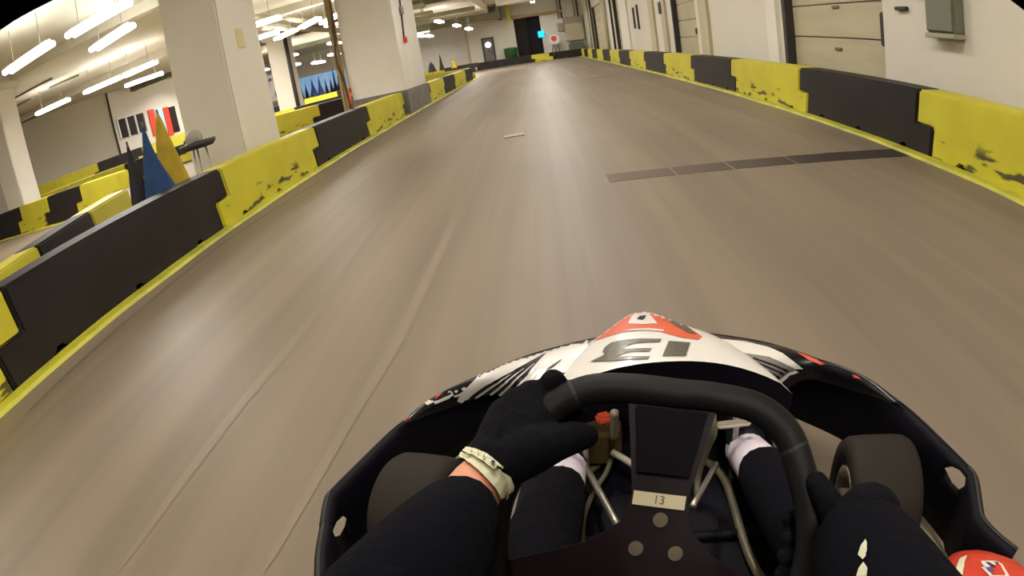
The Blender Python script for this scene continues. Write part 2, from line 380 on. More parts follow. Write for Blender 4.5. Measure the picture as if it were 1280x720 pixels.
row([(-13.2, 38.6), (-4.5, 38.8)], 4, 2.3, ['yellow', 'black'], 'of the row under the far white wall', 'barrier blocks of the row under the far white wall', 0, h=.6)
# floor strips
def strip(name, pts, w, m, lab):
    bm = bmesh.new(); tt = .022
    P_ = [Vector((*p, 0)) for p in pts]; rows = []
    for i, p in enumerate(P_):
        t = (P_[min(i+1, len(P_)-1)]-P_[max(i-1, 0)]).normalized(); n = Vector((-t.y, t.x, 0))
        rows.append([p-n*w/2, p-n*w*.4+Vector((0, 0, tt)), p+n*w*.4+Vector((0, 0, tt)), p+n*w/2])
    return tag(obj(name, grid(rows), m), lab, 'floor strip', 'yellow strips at the foot of the barriers')
random.seed(3)
strip('kerb_strip', [(XR+.0+random.uniform(-.012, .012), -.9+i*.55) for i in range(76)], .13, M['strip'], 'yellow plastic strip on the floor along the garage-door side barriers')
strip('kerb_strip', [(XL-.0+random.uniform(-.014, .014), -.6+i*.55) for i in range(54)], .14, M['strip'], 'yellow plastic strip on the floor along the open-hall side barriers')
strip('kerb_strip', [(-15.2, 9.02), (-8.0, 8.05)], .3, M['strip'], 'yellow plastic strip before the row by the slim white column')
# floor marks
tar = mat('dark tar', (.05, .037, .034), .8, spec=.15); nt = tar.node_tree; tc = nt.nodes.new('ShaderNodeTexCoord'); sx = nt.nodes.new('ShaderNodeSeparateXYZ'); rp = nt.nodes.new('ShaderNodeValToRGB')
nt.links.new(tc.outputs['Object'], sx.inputs[0]); mr = nt.nodes.new('ShaderNodeMapRange'); mr.inputs[1].default_value = .35; mr.inputs[2].default_value = 2.9
nt.links.new(sx.outputs['X'], mr.inputs[0]); nt.links.new(mr.outputs[0], rp.inputs[0]); nt.links.new(rp.outputs[0], nt.nodes['Principled BSDF'].inputs['Base Color'])
rp.color_ramp.elements[0].color = (.165, .128, .098, 1); rp.color_ramp.elements[1].color = (.036, .026, .023, 1); rp.color_ramp.elements[1].position = .7
tag(obj('tar_band', bx(*[span(x0, x1, 3.90+(x0+x1)*.002, 4.12+(x0+x1)*.012, 0, .003) for x0, x1 in ((.38, .86), (.88, 1.30), (1.32, 1.82), (1.84, 2.2), (2.2, 2.9))]), tar), 'dark tar band across the track ending at the garage-side barrier', 'floor marking')
tag(obj('stain', lathe([(0, .003), (.5, .002)], 20), mat('dark stain', (.12, .09, .07), .6, var=.5, vs=3, var2=(.24, .18, .13))), 'dark oil stain on the floor far up the track', 'stain').location = (1.65, 15.2, .001)
C.objects[-1].scale = (.9, .55, 1)
g_ = tag(obj('floor_plate', bx(((-.41, 6.68, .006), (.24, .16, .012), .1), bev=.003), M['carton']), 'small metal cover plate set in the middle of the track floor', 'floor plate')
for i, (pl, w, cc) in enumerate([([(150, 712), (290, 520), (410, 370), (520, 215)], .055, (.216, .171, .125)), ([(330, 716), (440, 520), (520, 380), (585, 230), (615, 140)], .055, (.216, .171, .125)), ([(30, 520), (160, 400), (300, 290), (420, 215)], .05, (.172, .137, .105))]):
    P_ = [Vector((0, 0, 1))+ray(*q)*((-1)/ray(*q).z) for q in pl]; P_ = smoothpts(P_, 8); rows = []
    for j, p in enumerate(P_):
        t_ = (P_[min(j+1, len(P_)-1)]-P_[max(j-1, 0)]).normalized(); n_ = Vector((-t_.y, t_.x, 0)); ww = w*sin(pi*(j+.3)/(len(P_)+.0))**.5 if 0 < j < len(P_)-1 else .002
        rows.append([Vector((p.x, p.y, .0015+.0003*i))-n_*ww/2, Vector((p.x, p.y, .0018+.0003*i)), Vector((p.x, p.y, .0015+.0003*i))+n_*ww/2])
    tag(obj('tyre_mark', grid(rows), mat('tyre mark %d' % i, cc, .5, var=.15, vs=3, stretch=(1, .2, 1), spec=.2)), ['pale streak worn into the floor, nearest the long black block', 'longest pale streak worn into the floor left of the kart nose', 'dark tyre mark running beside the open-hall barriers'][i], 'floor mark', 'streaks worn into the track floor')
# ------------------------------------------------------------------ lamps
LH = 3.2
def lamp_proto():
    t = thing('fluorescent_lamp', 'x', 'lamp')
    obj('housing', bx(span(-.80, .80, -.05, .05, .05, .10), bev=.02), M['housing'], t)
    for s in (-1, 1): obj('tube', move(tube([(-.78, s*.085, 0), (.78, s*.085, 0)], .058, 12)), M['tube'], t, True)
    for s in (-1, 1): obj('hanger', bx(span(s*.5-.006, s*.5+.006, -.006, .006, .09, .72)), M['pipe'], t)
    return t
LP = lamp_proto(); first = [True]
def lamp(x, y, rz, z, label, group, power=0):
    if first[0]: o = LP; first[0] = False
    else: o = copy_tree(LP)
    o.location = (x, y, z); o.rotation_euler = (0, 0, rz); o['label'] = label; o['group'] = group
    if power:
        l = bpy.data.lights.new('tube_light', 'AREA'); l.shape = 'RECTANGLE'; l.size = 1.5; l.size_y = .2; l.energy = power; l.color = (1, .95, .86)
        lo = bpy.data.objects.new('tube_light', l); C.objects.link(lo); lo.parent = o; lo.location = (0, 0, -.03)
    return o
s_ = (LH-1)/3
G1 = 'fluorescent lamps hung in the open hall'
def L4(px, py): 
    d = ray(px, py); t = (LH-1)/d.z; return (d.x*t, d.y*t)
hall = [((10, 90), (62, 55), 'at the upper left, beside the slim white column', 150),
        ((95, 40), (150, 8), 'the upper of the two brightest, left of the nearest column', 150),
        ((120, 60), (160, 34), 'the lower of the two brightest, left of the nearest column', 150),
        ((106, 116), (150, 97), 'the near one of the long pair above the office', 150),
        ((152, 97), (198, 76), 'the far one of the long pair above the office', 150),
        ((52, 140), (80, 127), 'over the plain hall wall, the small one', 150),
        ((170, 103), (190, 96), 'short one just above the office roof', 150),
        ((175, 126), (197, 121), 'lowest, in front of the office roof', 150),
        ((343, 50), (372, 36), 'near one of the pair over the neighbouring lane', 150),
        ((374, 36), (400, 22), 'far one of the pair over the neighbouring lane', 150),
        ((407, 27), (420, 20), 'beside the cable-covered plank', 150),
        ((313, 50), (330, 46), 'touching the nearest column edge, lower', 150),
        ((315, 33), (322, 30), 'touching the nearest column edge, upper', 150)]
for a, b, w, pw in hall:
    A = L4(*a); B = L4(*b); lamp((A[0]+B[0])/2, (A[1]+B[1])/2, atan2(B[1]-A[1], B[0]-A[0]) if 'nearest column edge' not in w else 0, LH, 'white fluorescent tube lamp, '+w, G1, pw)
G2 = 'small far fluorescent lamps'
for (px, py), w in [((363, 69), 'near the black pipe, upper'), ((367, 81), 'near the black pipe, lower'), ((398, 78), 'above the blue window band, middle'), ((418, 54), 'above the blue window band, highest'), ((418, 68), 'above the blue window band, lowest by the plank'),
                    ((527, 45), 'left of the far white wall, nearest the big column'), ((536, 45), 'left of the far white wall, second'), ((549, 27), 'highest over the far white wall'), ((571, 32), 'middle over the far white wall'), ((586, 36), 'last over the far white wall by the corner'), ((327, 88), 'low beside the white board')]:
    A = L4(px, py); dd = hypot(*A)
    k = min(1, 34/dd); lamp(A[0]*k, A[1]*k, pi/2, 1+(LH-1)*k, 'far fluorescent lamp, '+w, G2, 60)
G3 = 'added fill lamps over the track'
for i, y in enumerate((-5, -1.5, 2.5, 7, 12, 17.5, 23, 28.5, 34, 39)):  # fill lamps added above the frame to light the track
    lamp(.2 if i != 2 else -.3, y, pi/2, 4.2, 'added fill lamp over the track, %s along from behind the kart' % ORD[i], G3, 75)
for i, (x, y) in enumerate([(-7, 2), (-16, 2), (-9, -4), (-13.5, 21.5), (-17.5, 27.0), (-8.2, 31), (-9.5, 38), (-8.9, 45.5)]):  # fixtures added out of view to brighten the hall and its walls
    lamp(x, y, 0, 3.75 if i != 4 else 3.4, 'added fill lamp close to the hall ceiling, %s of the unseen ones' % ORD[i], 'added unseen fill lamps close to the hall ceiling', (70, 500, 70, 420, 300, 260, 260, 260)[i])
# conduits on the hall ceiling
def pipe_thing(name, pts, r, m, lab, cat='pipe', grp=None): return tag(obj(name, tube(pts, r, 8), m, None, True), lab, cat, grp)
for i, (a, b) in enumerate([((5, 130), (65, 98)), ((62, 110), (98, 94)), ((20, 157), (50, 143)), ((14, 136), (38, 124))]):
    A, B = [Vector((0, 0, 1))+ray(*q)*((3.905-1)/ray(*q).z) for q in (a, b)]
    pipe_thing('conduit', [A, B], .035, M['beam'], 'thin dark conduit under the hall ceiling, %s of four' % ['longest', 'upper short', 'lowest', 'middle'][i], 'pipe', 'conduits under the hall ceiling')
for i, (x, y) in enumerate([(-7.4, 12), (-8.3, 12)]):
    pipe_thing('duct', [(x, y, 3.5), (x-.8, 36, 3.5)], .12 if i else .09, M['pipe'], ['slim grey duct running along the hall ceiling', 'wide grey duct running along the hall ceiling'][i], 'duct')
# plank with cables on the second column
pk = thing('cable_plank', 'yellow brown plank with black cables standing on the hall side of the grey-based column', 'plank', (-4.17, 12.2, 0))
obj('board', bx(span(-.20, -.04, -.02, .05, 0, 4.3), bev=.008), M['wood'], pk)
obj('cable', tube(smoothpts([(-.05, -.04, 4.2), (-.04, -.04, 3.0), (-.08, -.045, 2.1), (-.14, -.045, 1.5), (-.06, -.045, 1.0), (-.03, -.04, 0.1)]), .02, 6), M['grime'], pk, True)
obj('cable', tube(smoothpts([(-.18, -.04, 4.2), (-.16, -.04, 2.6), (-.1, -.045, 1.8), (-.13, -.045, 1.2), (-.15, -.04, 0.1)]), .012, 6), M['carton'], pk, True)
tag(obj('down_pipe', tube([(0, 0, 0), (0, 0, 3.5)], .09, 10), M['grime'], None, True), 'black drain pipe down the side of the middle column', 'pipe').location = (-10.05, 22.5, 0)
# alarm cord and box on column two
al = thing('alarm_cord', 'red alarm button on a dark cord down the track side of the grey-based column', 'alarm', (-2.9, 13.1, 0))
obj('cord', tube([(0, .25, 4.3), (0, .05, 2.4), (0, -.15, 1.75)], .02, 6), M['grime'], al)
obj('button', bx(span(-.01, .05, -.2, -.08, 1.62, 1.76), bev=.01), M['red'], al)
obj('junction_box', bx(span(-.01, .04, -.08, .14, 2.3, 2.5), bev=.01), M['carton'], al)
# office windows and the red framed shop front
def quad_on(a, b, z0, z1, off, m, name, parent=None, t=.05):
    a = Vector((*a, 0)); b = Vector((*b, 0)); d = (b-a); n = Vector((d.y, -d.x, 0)).normalized(); c = (a+b)/2+n*off
    return bx(((c.x, c.y, (z0+z1)/2), (d.length, t, z1-z0), atan2(d.y, d.x)))
oa, ob = Vector((-21.0, 23.1)), Vector((-20.2, 29.4))
def onoff(az):      # point on the office front at an azimuth (degrees left of the track axis)
    t = tan(radians(-az)); d = ob-oa; s = (oa.x+t*oa.y)/(-(d.x+t*d.y)); p = oa+d*s; return (p.x, p.y)
for i, (a0, a1) in enumerate([(-41.75, -41.1), (-40.9, -40.2), (-40.0, -39.3)]):
    w = obj('window_%d' % (i+2), quad_on(onoff(a0), onoff(a1), 1.45, 2.45, .12, None, ''), M['window']); w['kind'] = 'structure'
    A, B = onoff(a0-.12), onoff(a1+.12)
    bm = quad_on(A, B, 2.45, 2.55, .14, None, ''); 
    for q in (A, B):
        v = Vector((0.0, .12)); box(bm, (q[0]+.13, q[1], 1.95), (.06, .10, 1.1), 0)
    obj('window_frame', bm, M['boardwhite'], w)
sf = thing('shop_front', 'red framed shop front with pale blue pane beside the office windows', 'shop front')
for a0, a1, z0, z1, m, n in [(-38.75, -38.15, 1.0, 2.5, 'red', 'red_panel'), (-38.05, -37.35, .85, 2.45, 'cyan', 'pale_pane'), (-37.25, -36.75, .75, 2.4, 'red', 'red_panel'), (-36.7, -36.1, .85, 2.35, 'window', 'dark_pane')]:
    obj(n, quad_on(onoff(a0), onoff(a1), z0, z1, .13, None, ''), M[m], sf)
# white board with ovals; blue mural with pointed furled flags before it
wb = thing('hanging_board', 'white board with dark blue ovals on it, seen between the columns', 'board', (-14.0, 28.4, 0), .35)
obj('panel', bx(span(-.42, .42, -.03, .03, .95, 2.4), bev=.02), M['boardwhite'], wb)
for x, z, sx, sz in [(.22, 1.3, .11, .22), (-.3, 1.25, .1, .24), (-.2, 2.1, .08, .09), (0, 2.15, .08, .09), (.2, 2.2, .05, .08)]:
    o = obj('oval', move(lathe([(0, -.01), (1, -.01), (1, .01), (0, .01)], 16), rx=pi/2), M['navy'], wb); o.location = (x, -.045, z); o.scale = (sx, 1, sz)
obj('leg', bx(span(-.4, -.34, -.02, .02, 0, .95)), M['grime'], wb); obj('leg', bx(span(.34, .4, -.02, .02, 0, .95)), M['grime'], wb)
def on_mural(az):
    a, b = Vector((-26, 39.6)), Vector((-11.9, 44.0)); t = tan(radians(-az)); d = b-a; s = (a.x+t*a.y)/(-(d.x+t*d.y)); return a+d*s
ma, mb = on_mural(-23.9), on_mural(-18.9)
mu = tag(obj('window_band', quad_on(ma, mb, .7, 2.15, .14, None, ''), M['mural']), 'long blue window band with added glow on the hall wall beyond the columns', 'window band')
random.seed(5)
for i, az in enumerate([-23.5, -23.0, -22.3, -21.6, -21.0, -20.5, -20.1, -19.7]):
    p = on_mural(az); k = .93; hgt = [1.55, 1.5, 1.75, 1.8, 1.5, 1.45, 2.1, 1.7][i]; w = [.16, .15, .3, .26, .13, .14, .2, .2][i]
    t = thing('furled_flag', 'dark pointed furled flag before the blue window band, %s from the black pipe' % ORD[i], 'flag', (p.x*k, p.y*k, 0), 0, 'dark furled flags before the blue window band')
    obj('cloth', lathe([(w, .55), (w*.85, .8), (w*.4, 1.2), (.03, hgt), (0, hgt)], 8), M['navy' if i in (0, 2, 3) else 'blackcloth'], t)
    obj('pole', tube([(0, 0, 0), (0, 0, hgt+.15)], .02, 6), M['grime'], t)
# far flags by the far white wall
for i, (x, y, h, w) in enumerate([(-7.0, 37.8, 1.15, .3), (-6.3, 37.6, 1.5, .18), (-5.5, 37.8, 1.0, .2), (-7.8, 37.8, 1.2, .2)]):
    t = thing('furled_flag', ['black furled flag below the far white wall, broadest', 'tallest black furled flag below the far white wall', 'smallest furled flag below the far white wall', 'red and white furled flag below the far white wall'][i], 'flag', (x, y, 0), 0, 'furled flags below the far white wall')
    obj('cloth', lathe([(w, .5), (w*.5, 1.0), (.03, h), (0, h)], 8), M['blackcloth' if i < 2 else ('yellowcloth' if i == 2 else 'red')], t)
    obj('pole', tube([(0, 0, 0), (0, 0, h+.1)], .02, 6), M['grime'], t)
# traffic cone / extinguisher
cn = thing('marker_post', 'red marker post beside the foot of the plank', 'post', (-5.0, 14.4, 0))
obj('post', lathe([(0, 0), (.11, 0), (.1, .7), (.06, .88), (0, .9)], 14), M['red'], cn, True)
obj('foot', bx(span(-.16, .16, -.16, .16, 0, .03), bev=.008), M['grime'], cn)
# flags in a holder beside the near row
def big_flag(lab, x, y, base_w, h, m, z0=.25, pw_=1.25):
    t = thing('furled_flag', lab, 'flag', (x, y, 0), 0, 'furled marshal flags behind the track edge')
    rows = []
    for k in range(15):
        u = k/14; z = z0+(h-z0)*u; w = base_w*(1-u)**pw_+.014
        rows.append([(cos(a)*w*(1+.2*sin(3*a+u*4)), sin(a)*w*.8*(1+.2*sin(4*a)), z) for a in [2*pi*j/24 for j in range(24)]])
    bm = grid(rows, closed=True); bm.verts.ensure_lookup_table(); bm.faces.new([bm.verts[i] for i in range(24)])
    obj('cloth', bm, m, t, True)
    obj('pole', tube([(0, 0, .0), (0, 0, h+.05)], .012, 8), M['dullmetal'], t)
    return t
def at_az(az, d): return (sin(radians(az))*d, cos(radians(az))*d)
x, y = at_az(-41.3, 5.75); big_flag('black furled marshal flag on a pole, shortest of the three behind the near barrier', x, y, .17, .99, M['blackcloth'])
x, y = at_az(-39.4, 5.55); big_flag('blue furled marshal flag on a pole, behind the near barrier', x, y, .22, 1.12, M['blue'])
x, y = at_az(-37.7, 5.95); big_flag('yellow furled marshal flag on a pole, beside the blue one', x, y, .17, 1.2, M['yellowcloth'], .25, .75)
# marshal's round table with a grey dome shaped bag
tx, ty = at_az(-34.6, 6.45)
tb = thing('round_table', 'tall round marshal table with thin legs left of the nearest column', 'table', (tx, ty, 0))
obj('table_top', lathe([(0, .73), (.17, .73), (.21, .77), (.21, .80), (0, .81)], 26), M['grime'], tb, True)
for a in (.3, 2.4, 4.5): obj('leg', tube([(cos(a)*.08, sin(a)*.08, .74), (cos(a)*.17, sin(a)*.17, 0)], .010, 8), M['pipe'], tb, True)
tag(obj('bag', lathe([(.10, 0), (.105, .03), (.085, .09), (.04, .125), (0, .13)], 18), M['carton'], None, True), 'grey rounded cap lying on the round marshal table', 'cap').location = (tx-.03, ty, .812)
# ------------------------------------------------------------------ things on the garage-side wall and the end wall
eb = thing('electrical_box', 'grey green electrical cabinet mounted on the white wall past the garage door', 'cabinet', (WR, 4.33, 0))
obj('cabinet_body', bx(span(-.13, 0, -.2, .23, 1.0, 1.62), bev=.015), M['boxgreen'], eb)
obj('cabinet_door', bx(span(-.145, -.13, -.18, .21, 1.02, 1.6), bev=.005), M['boxgreen'], eb)
obj('base_ledge', bx(span(-.15, 0, -.21, .24, .955, 1.0), bev=.008), M['pipe'], eb)
tag(obj('control_box', bx(span(WR-.1, WR, 16.35, 16.65, 1.6, 1.95), bev=.01), mat('violet black box', (.03, .015, .06), .5)), 'small dark control box on the wall past the second door', 'control box')
for i, (y, z, sy, sz) in enumerate([(5.1, 1.23, .1, .02), (4.75, 1.36, .08, .02), (12.6, 1.9, .3, .03), (20.5, 1.7, .1, .45), (21.3, 1.7, .1, .4)]):
    tag(obj('wall_bracket', bx(span(WR-.05, WR, y-sy, y+sy, z-sz, z+sz), bev=.005), M['grime']), 'dark metal bracket on the garage-side wall, %s along from the kart' % ORD[i], 'bracket', 'brackets on the garage-side wall')
for i, y in enumerate((28.9, 37.9, 26.75, 36.1)):
    tag(obj('wall_pipe', tube([(WR-.12, y, 0.0), (WR-.12, y, 4.48)], .07 if i < 2 else .05, 8), M['grime' if i > 1 else 'pipe'], None, True), '%s pipe up the garage-side wall, %s' % ('dark' if i > 1 else 'pale', ['between the far doors', 'nearest the end wall', 'beside the third door', 'beside the fourth door'][i]), 'pipe', 'pipes up the garage-side wall')
# stains of rust on the right wall
sg = thing('blue_sign', 'small lit blue sign beside the dark doorway', 'sign', (.55, YE-.12, 0))
obj('lit_panel', bx(span(-.3, .14, -.06, 0, 1.72, 2.2), bev=.02), M['screen'], sg)
obj('sign_arm', bx(span(.14, .22, -.04, .1, 1.9, 1.98)), M['grime'], sg)
rs = thing('warning_sign', 'round red and white sign on legs standing right of the dark doorway', 'sign', (1.35, YE-.9, 0))
o = obj('disc', move(lathe([(0, -.02), (.38, -.02), (.38, .02), (0, .02)], 24), rx=pi/2), M['boardwhite'], rs); o.location = (0, 0, 1.45)
o = obj('red_heart', move(lathe([(0, -.02), (.2, -.02), (.2, .02), (0, .02)], 16), rx=pi/2), M['red'], rs); o.location = (-.03, -.04, 1.5)
for s in (-1, 0, 1): obj('leg', tube([(s*.12, 0, 1.1), (s*.42, .05*abs(s), 0)], .03, 6), M['grime'], rs)
tag(obj('green_bin', lathe([(0, 0), (.42, 0), (.5, 1.15), (.5, 1.25), (0, 1.3)], 16), M['green'], None, True), 'dark green bin at the open-hall side of the doorway', 'bin').location = (-1.9, YE-.7, 0)
tag(obj('covered_stack', bx(span(2.35, 3.5, YE-.9, YE-.3, 0, 1.05), bev=.1), mat('grey green tarpaulin', (.13, .14, .10), .7)), 'grey green covered stack in the end corner', 'covered stack')
t = thing('wall_cabinet', 'beige wall cabinets with grey tops on the end wall corner', 'cabinet', (2.7, YE, 0))
obj('cabinet_body', bx(span(-.45, .9, -.4, 0, 1.2, 2.5), bev=.02), M['cream'], t); obj('cabinet_top', bx(span(-.5, .92, -.42, 0, 2.5, 3.0), bev=.02), M['carton'], t); obj('side_box', bx(span(-.95, -.5, -.2, 0, 2.0, 2.6), bev=.02), M['carton'], t)
for i, x in enumerate((1.9, 2.15, 3.1, 3.35)):
    pipe_thing('riser_pipe', [(x, YE-.1, 2.98), (x, YE-.1, 4.5)], .05, M['grime' if i % 2 else 'pipe'], 'short pipe rising above the end wall cabinets, %s from the doorway' % ORD[i], 'pipe', 'riser pipes on the end wall')
tag(obj('cable_tray', bx(span(-1.6, 2.2, YE-.35, YE-.05, 3.42, 3.5), span(-1.6, 2.2, YE-.35, YE-.33, 3.5, 3.6)), M['wood']), 'yellowish cable tray above the dark doorway', 'cable tray')
tag(obj('yellow_post', bx(span(-1.75, -1.5, YE-.9, YE-.65, 3.2, 4.5), bev=.02), M['yellow']), 'yellow beam end hanging down at the upper corner of the doorway', 'beam end')
tag(obj('air_duct', tube([(-2.1, 36.5, 4.26), (3.4, 36.8, 4.26)], .25, 14), M['white2'], None, True), 'big white air duct across the track ceiling near the end', 'duct')
# trusses / cable ladders in the upper area past column two
for i, (x, y, z) in enumerate([(-4.6, 19, 3.0), (-5.2, 24, 3.2), (-6.2, 29, 3.3)]):
    t = thing('cable_ladder', 'grey steel cable ladder under the hall ceiling, %s past the grey-based column' % ORD[i], 'cable ladder', (x, y, z), .1, 'cable ladders under the hall ceiling')
    obj('rail', bx(span(-2.2, 1.2, -.3, -.26, 0, .1)), M['pipe'], t); obj('rail', bx(span(-2.2, 1.2, .26, .3, 0, .1)), M['pipe'], t)
    for k in range(7): obj('rung', bx(span(-2+.5*k, -1.96+.5*k, -.27, .27, .02, .06)), M['pipe'], t)
    obj('hanger', bx(span(-1.6, -1.56, -.3, -.26, .1, .9)), M['pipe'], t); obj('hanger', bx(span(.8, .84, -.3, -.26, .1, .9)), M['pipe'], t)

# ------------------------------------------------------------------ the kart (kart frame: +y ahead, camera above the origin)
kart = thing('go_kart', 'black racing go kart with white and orange nose numbered 13', 'go kart', (0, 0, 0), -PHI)
def mirror(pts): return [(-p[0],)+tuple(p[1:]) for p in pts]
# bumper: outline of the lip (right half), from the front centre to the rear corner
half = [(0, 1.325), (.10, 1.318), (.20, 1.285), (.31, 1.232), (.41, 1.150), (.50, 1.055), (.565, .935), (.605, .81), (.632, .715), (.634, .685), (.612, .62), (.604, .585), (.618, .54), (.640, .50)]
full = mirror(half[:-3])[::-1][:-1]+half
full = [(-.553, .475), (-.585, .545), (-.607, .61)]+full
pth = smoothpts([(x, y, 0) for x, y in full], 5)
sec = [(-.016, .238), (-.008, .247), (.002, .249), (.010, .244), (.008, .236), (.016, .17), (.022, .10), (.020, .052), (.000, .05), (-.004, .10), (-.010, .17)]
rows = []
for i, p in enumerate(pth):
    t = (pth[min(i+1, len(pth)-1)]-pth[max(i-1, 0)]).normalized(); n = Vector((-t.y, t.x, 0))
    out = n if n.dot(p-Vector((0, .5, 0))) > 0 else -n
    rows.append([p+out*a+Vector((0, 0, z)) for a, z in sec])
bm = grid(rows, closed=True); bm.verts.ensure_lookup_table()
ns = len(sec); bm.faces.new([bm.verts[i] for i in range(ns)][::-1]); bm.faces.new([bm.verts[len(rows)*ns-ns+i] for i in range(ns)])
bumper = obj('bumper', bm, M['bump_black'], kart, True)
# slot holes cut through the corners of the bumper
cb = bmesh.new()
for poly in ([(1181, 585), (1190, 583), (1200, 588), (1207, 597), (1206, 607), (1199, 612), (1190, 603)], [(419, 671), (416, 664), (421, 652), (429, 645), (433, 648), (431, 658), (425, 669)]):
    va = [cb.verts.new(kd(x, y, .95)) for x, y in poly]; vb = [cb.verts.new(kd(x, y, 1.6)) for x, y in poly]
    cb.faces.new(va); cb.faces.new(vb[::-1])
    for i in range(len(poly)): cb.faces.new((va[i], va[(i+1) % len(poly)], vb[(i+1) % len(poly)], vb[i]))
cut = obj('cutter', cb, None)
bpy.context.view_layer.update()
md = bumper.modifiers.new('b', 'BOOLEAN'); md.object = cut; md.solver = 'EXACT'; md.use_self = True
cut.parent = kart
bpy.context.view_layer.update()
me = bpy.data.meshes.new_from_object(bumper.evaluated_get(bpy.context.evaluated_depsgraph_get())); print('BOOL',len(bumper.data.vertices),len(me.vertices)); bumper.modifiers.clear(); bumper.data = me
bpy.data.objects.remove(cut)
# pale rim of the lip, its highlight put into the colour
def lip(a, b, n='lip_edge'):
    return obj(n, tube([p*1.004+Vector((0, 0, .245)) for p in pth[a:b]], .0055, 6), M['lip'], kart, True)
lip(0, 24); lip(len(pth)-26, len(pth))
# shelf bodywork behind the lip
O_ = [(0, 1.315), (.1, 1.305), (.2, 1.275), (.31, 1.22), (.40, 1.15), (.47, 1.075), (.53, .99), (.565, .92)]
I_ = [(0, 1.06), (.1, 1.05), (.2, 1.03), (.265, 1.035), (.325, 1.09), (.40, 1.09), (.475, 1.03), (.535, .93)]
def shelf_half(s):
    Os = smoothpts([(s*x, y, .252) for x, y in O_], 4); Is = smoothpts([(s*x, y, .262) for x, y in I_], 4); rs = []
    for o_, i_ in zip(Os, Is):
        r = [o_+(i_-o_)*u+Vector((0, 0, .035*sin(pi*u)*min(1, (o_-i_).length/.15))) for u in [k/6 for k in range(7)]]
        wq = min(1, (o_-i_).length/.12)**2; r += [i_+Vector((0, 0, -.03*wq)), i_+Vector((0, .01, -.12*wq))]
        rs.append(r)
    return rs
L_rows = shelf_half(-1)[::-1][:-1]+shelf_half(1)
shelf = obj('front_bodywork', grid(L_rows), M['body_black'], kart, True)
# raised nose panel
def nose_rows():
    prof = [  # y centre, y drop at edge, half width, z centre, z edge, x centre
        (1.040, .080, .268, .335, .296, .038), (1.07, .07, .262, .336, .290, .036), (1.12, .05, .242, .333, .282, .03), (1.18, .02, .212, .326, .276, .02), (1.24, .0, .172, .312, .268, .01), (1.30, -.0, .128, .298, .258, 0), (1.35, .0, .096, .287, .250, -.008), (1.395, .0, .066, .272, .245, -.014), (1.422, .008, .046, .250, .230, -.018), (1.425, .015, .038, .19, .18, -.018), (1.41, .02, .035, .10, .10, -.018)]
    rs = []
    for yc, dy, hw, zc, ze, xc in prof:
        rs.append([Vector((xc+hw*u, yc-dy*abs(u)**2.2, ze+(zc-ze)*(1-abs(u)**2.5)-(.012 if abs(u) > .99 else 0))) for u in [k/10-1 for k in range(21)]])
    return rs
NR = nose_rows()
sk = [[v+Vector((0, .02, -.16)) for v in NR[0]], [v+Vector((0, .004, -.02)) for v in NR[0]]]
nose = obj('nose_cone', grid(NR), M['vinyl'], kart, True)
obj('nose_inner_wall', grid(sk+[NR[0]]), M['bump_black'], kart, True)
# decals: real thin vinyl laid on the bodywork
def bvh_of(objs):
    vs, fs = [], []
    for o in objs:
        k = len(vs); vs += [v.co.copy() for v in o.data.vertices]; fs += [[k+i for i in p.vertices] for p in o.data.polygons]
    return BVHTree.FromPolygons(vs, fs)
def inside(p, poly):
    c = False; n = len(poly)
    for i in range(n):
        a, b = poly[i], poly[(i+1) % n]
        if (a[1] > p[1]) != (b[1] > p[1]) and p[0] < (b[0]-a[0])*(p[1]-a[1])/(b[1]-a[1])+a[0]: c = not c
    return c
def decal(name, poly, m, parent, tree, off=.0015, step=3.0, maxe=.09):
    dense = []
    for i in range(len(poly)):
        a, b = Vector(poly[i]), Vector(poly[(i+1) % len(poly)]); n = max(1, int((b-a).length/step))
        dense += [a+(b-a)*k/n for k in range(n)]
    nb = len(dense); pts = list(dense)
    x0 = min(p.x for p in dense); x1 = max(p.x for p in dense); y0 = min(p.y for p in dense); y1 = max(p.y for p in dense)
    x = x0+step/2
    while x < x1:
        y = y0+step/2
        while y < y1:
            if inside((x, y), dense) and min((Vector((x, y))-d).length for d in dense) > step*.4: pts.append(Vector((x, y)))
            y += step
        x += step
    r = delaunay_2d_cdt(pts, [], [list(range(nb))], 1, 1e-4)
    bm = bmesh.new(); V = []
    o0 = Vector((0, 0, EYE))
    for p in r[0]:
        d = kray(p.x, p.y); h = tree.ray_cast(o0, d)
        if h[0] is None: V.append(None); continue
        n = h[1] if h[1].dot(d) < 0 else -h[1]
        V.append(bm.verts.new(h[0]+n*off))
    for f in r[2]:
        vv = [V[i] for i in f]
        if None in vv: continue
        if max((a.co-b.co).length for a in vv for b in vv) > maxe: continue
        try: bm.faces.new(vv)
        except ValueError: pass
    return obj(name, bm, m, parent, True)
TN = bvh_of([nose]); TS = bvh_of([shelf]); TA = bvh_of([nose, shelf, bumper])
decal('orange_band', [(690, 434), (720, 422), (745, 407), (768, 394), (800, 388), (832, 392), (850, 404), (878, 421), (873, 425), (850, 422), (826, 415), (800, 413), (780, 415), (760, 421), (735, 429)], M['orange'], nose, TN, .0012)
decal('dark_flank', [(738, 421), (752, 411), (768, 398), (783, 391), (775, 400), (764, 409), (750, 418)], M['numcol'], nose, TN, .002)
decal('dark_flank', [(824, 391), (838, 396), (858, 408), (871, 418), (860, 417), (846, 409), (833, 400)], M['numcol'], nose, TN, .002)
decal('white_badge', [(785, 405), (790, 396), (797, 389), (809, 390), (816, 398), (822, 405), (805, 406)], M['vinyl'], nose, TN, .002)
decal('badge_mark', [(796, 400), (800, 396), (808, 395), (806, 399), (803, 401)], M['body_black'], nose, TN, .003, 1.5)
decal('orange_band_line', [(779, 416), (790, 412), (810, 411), (830, 413), (829, 415), (806, 413.5), (792, 414)], M['vinyl'], nose, TN, .0022, 2)
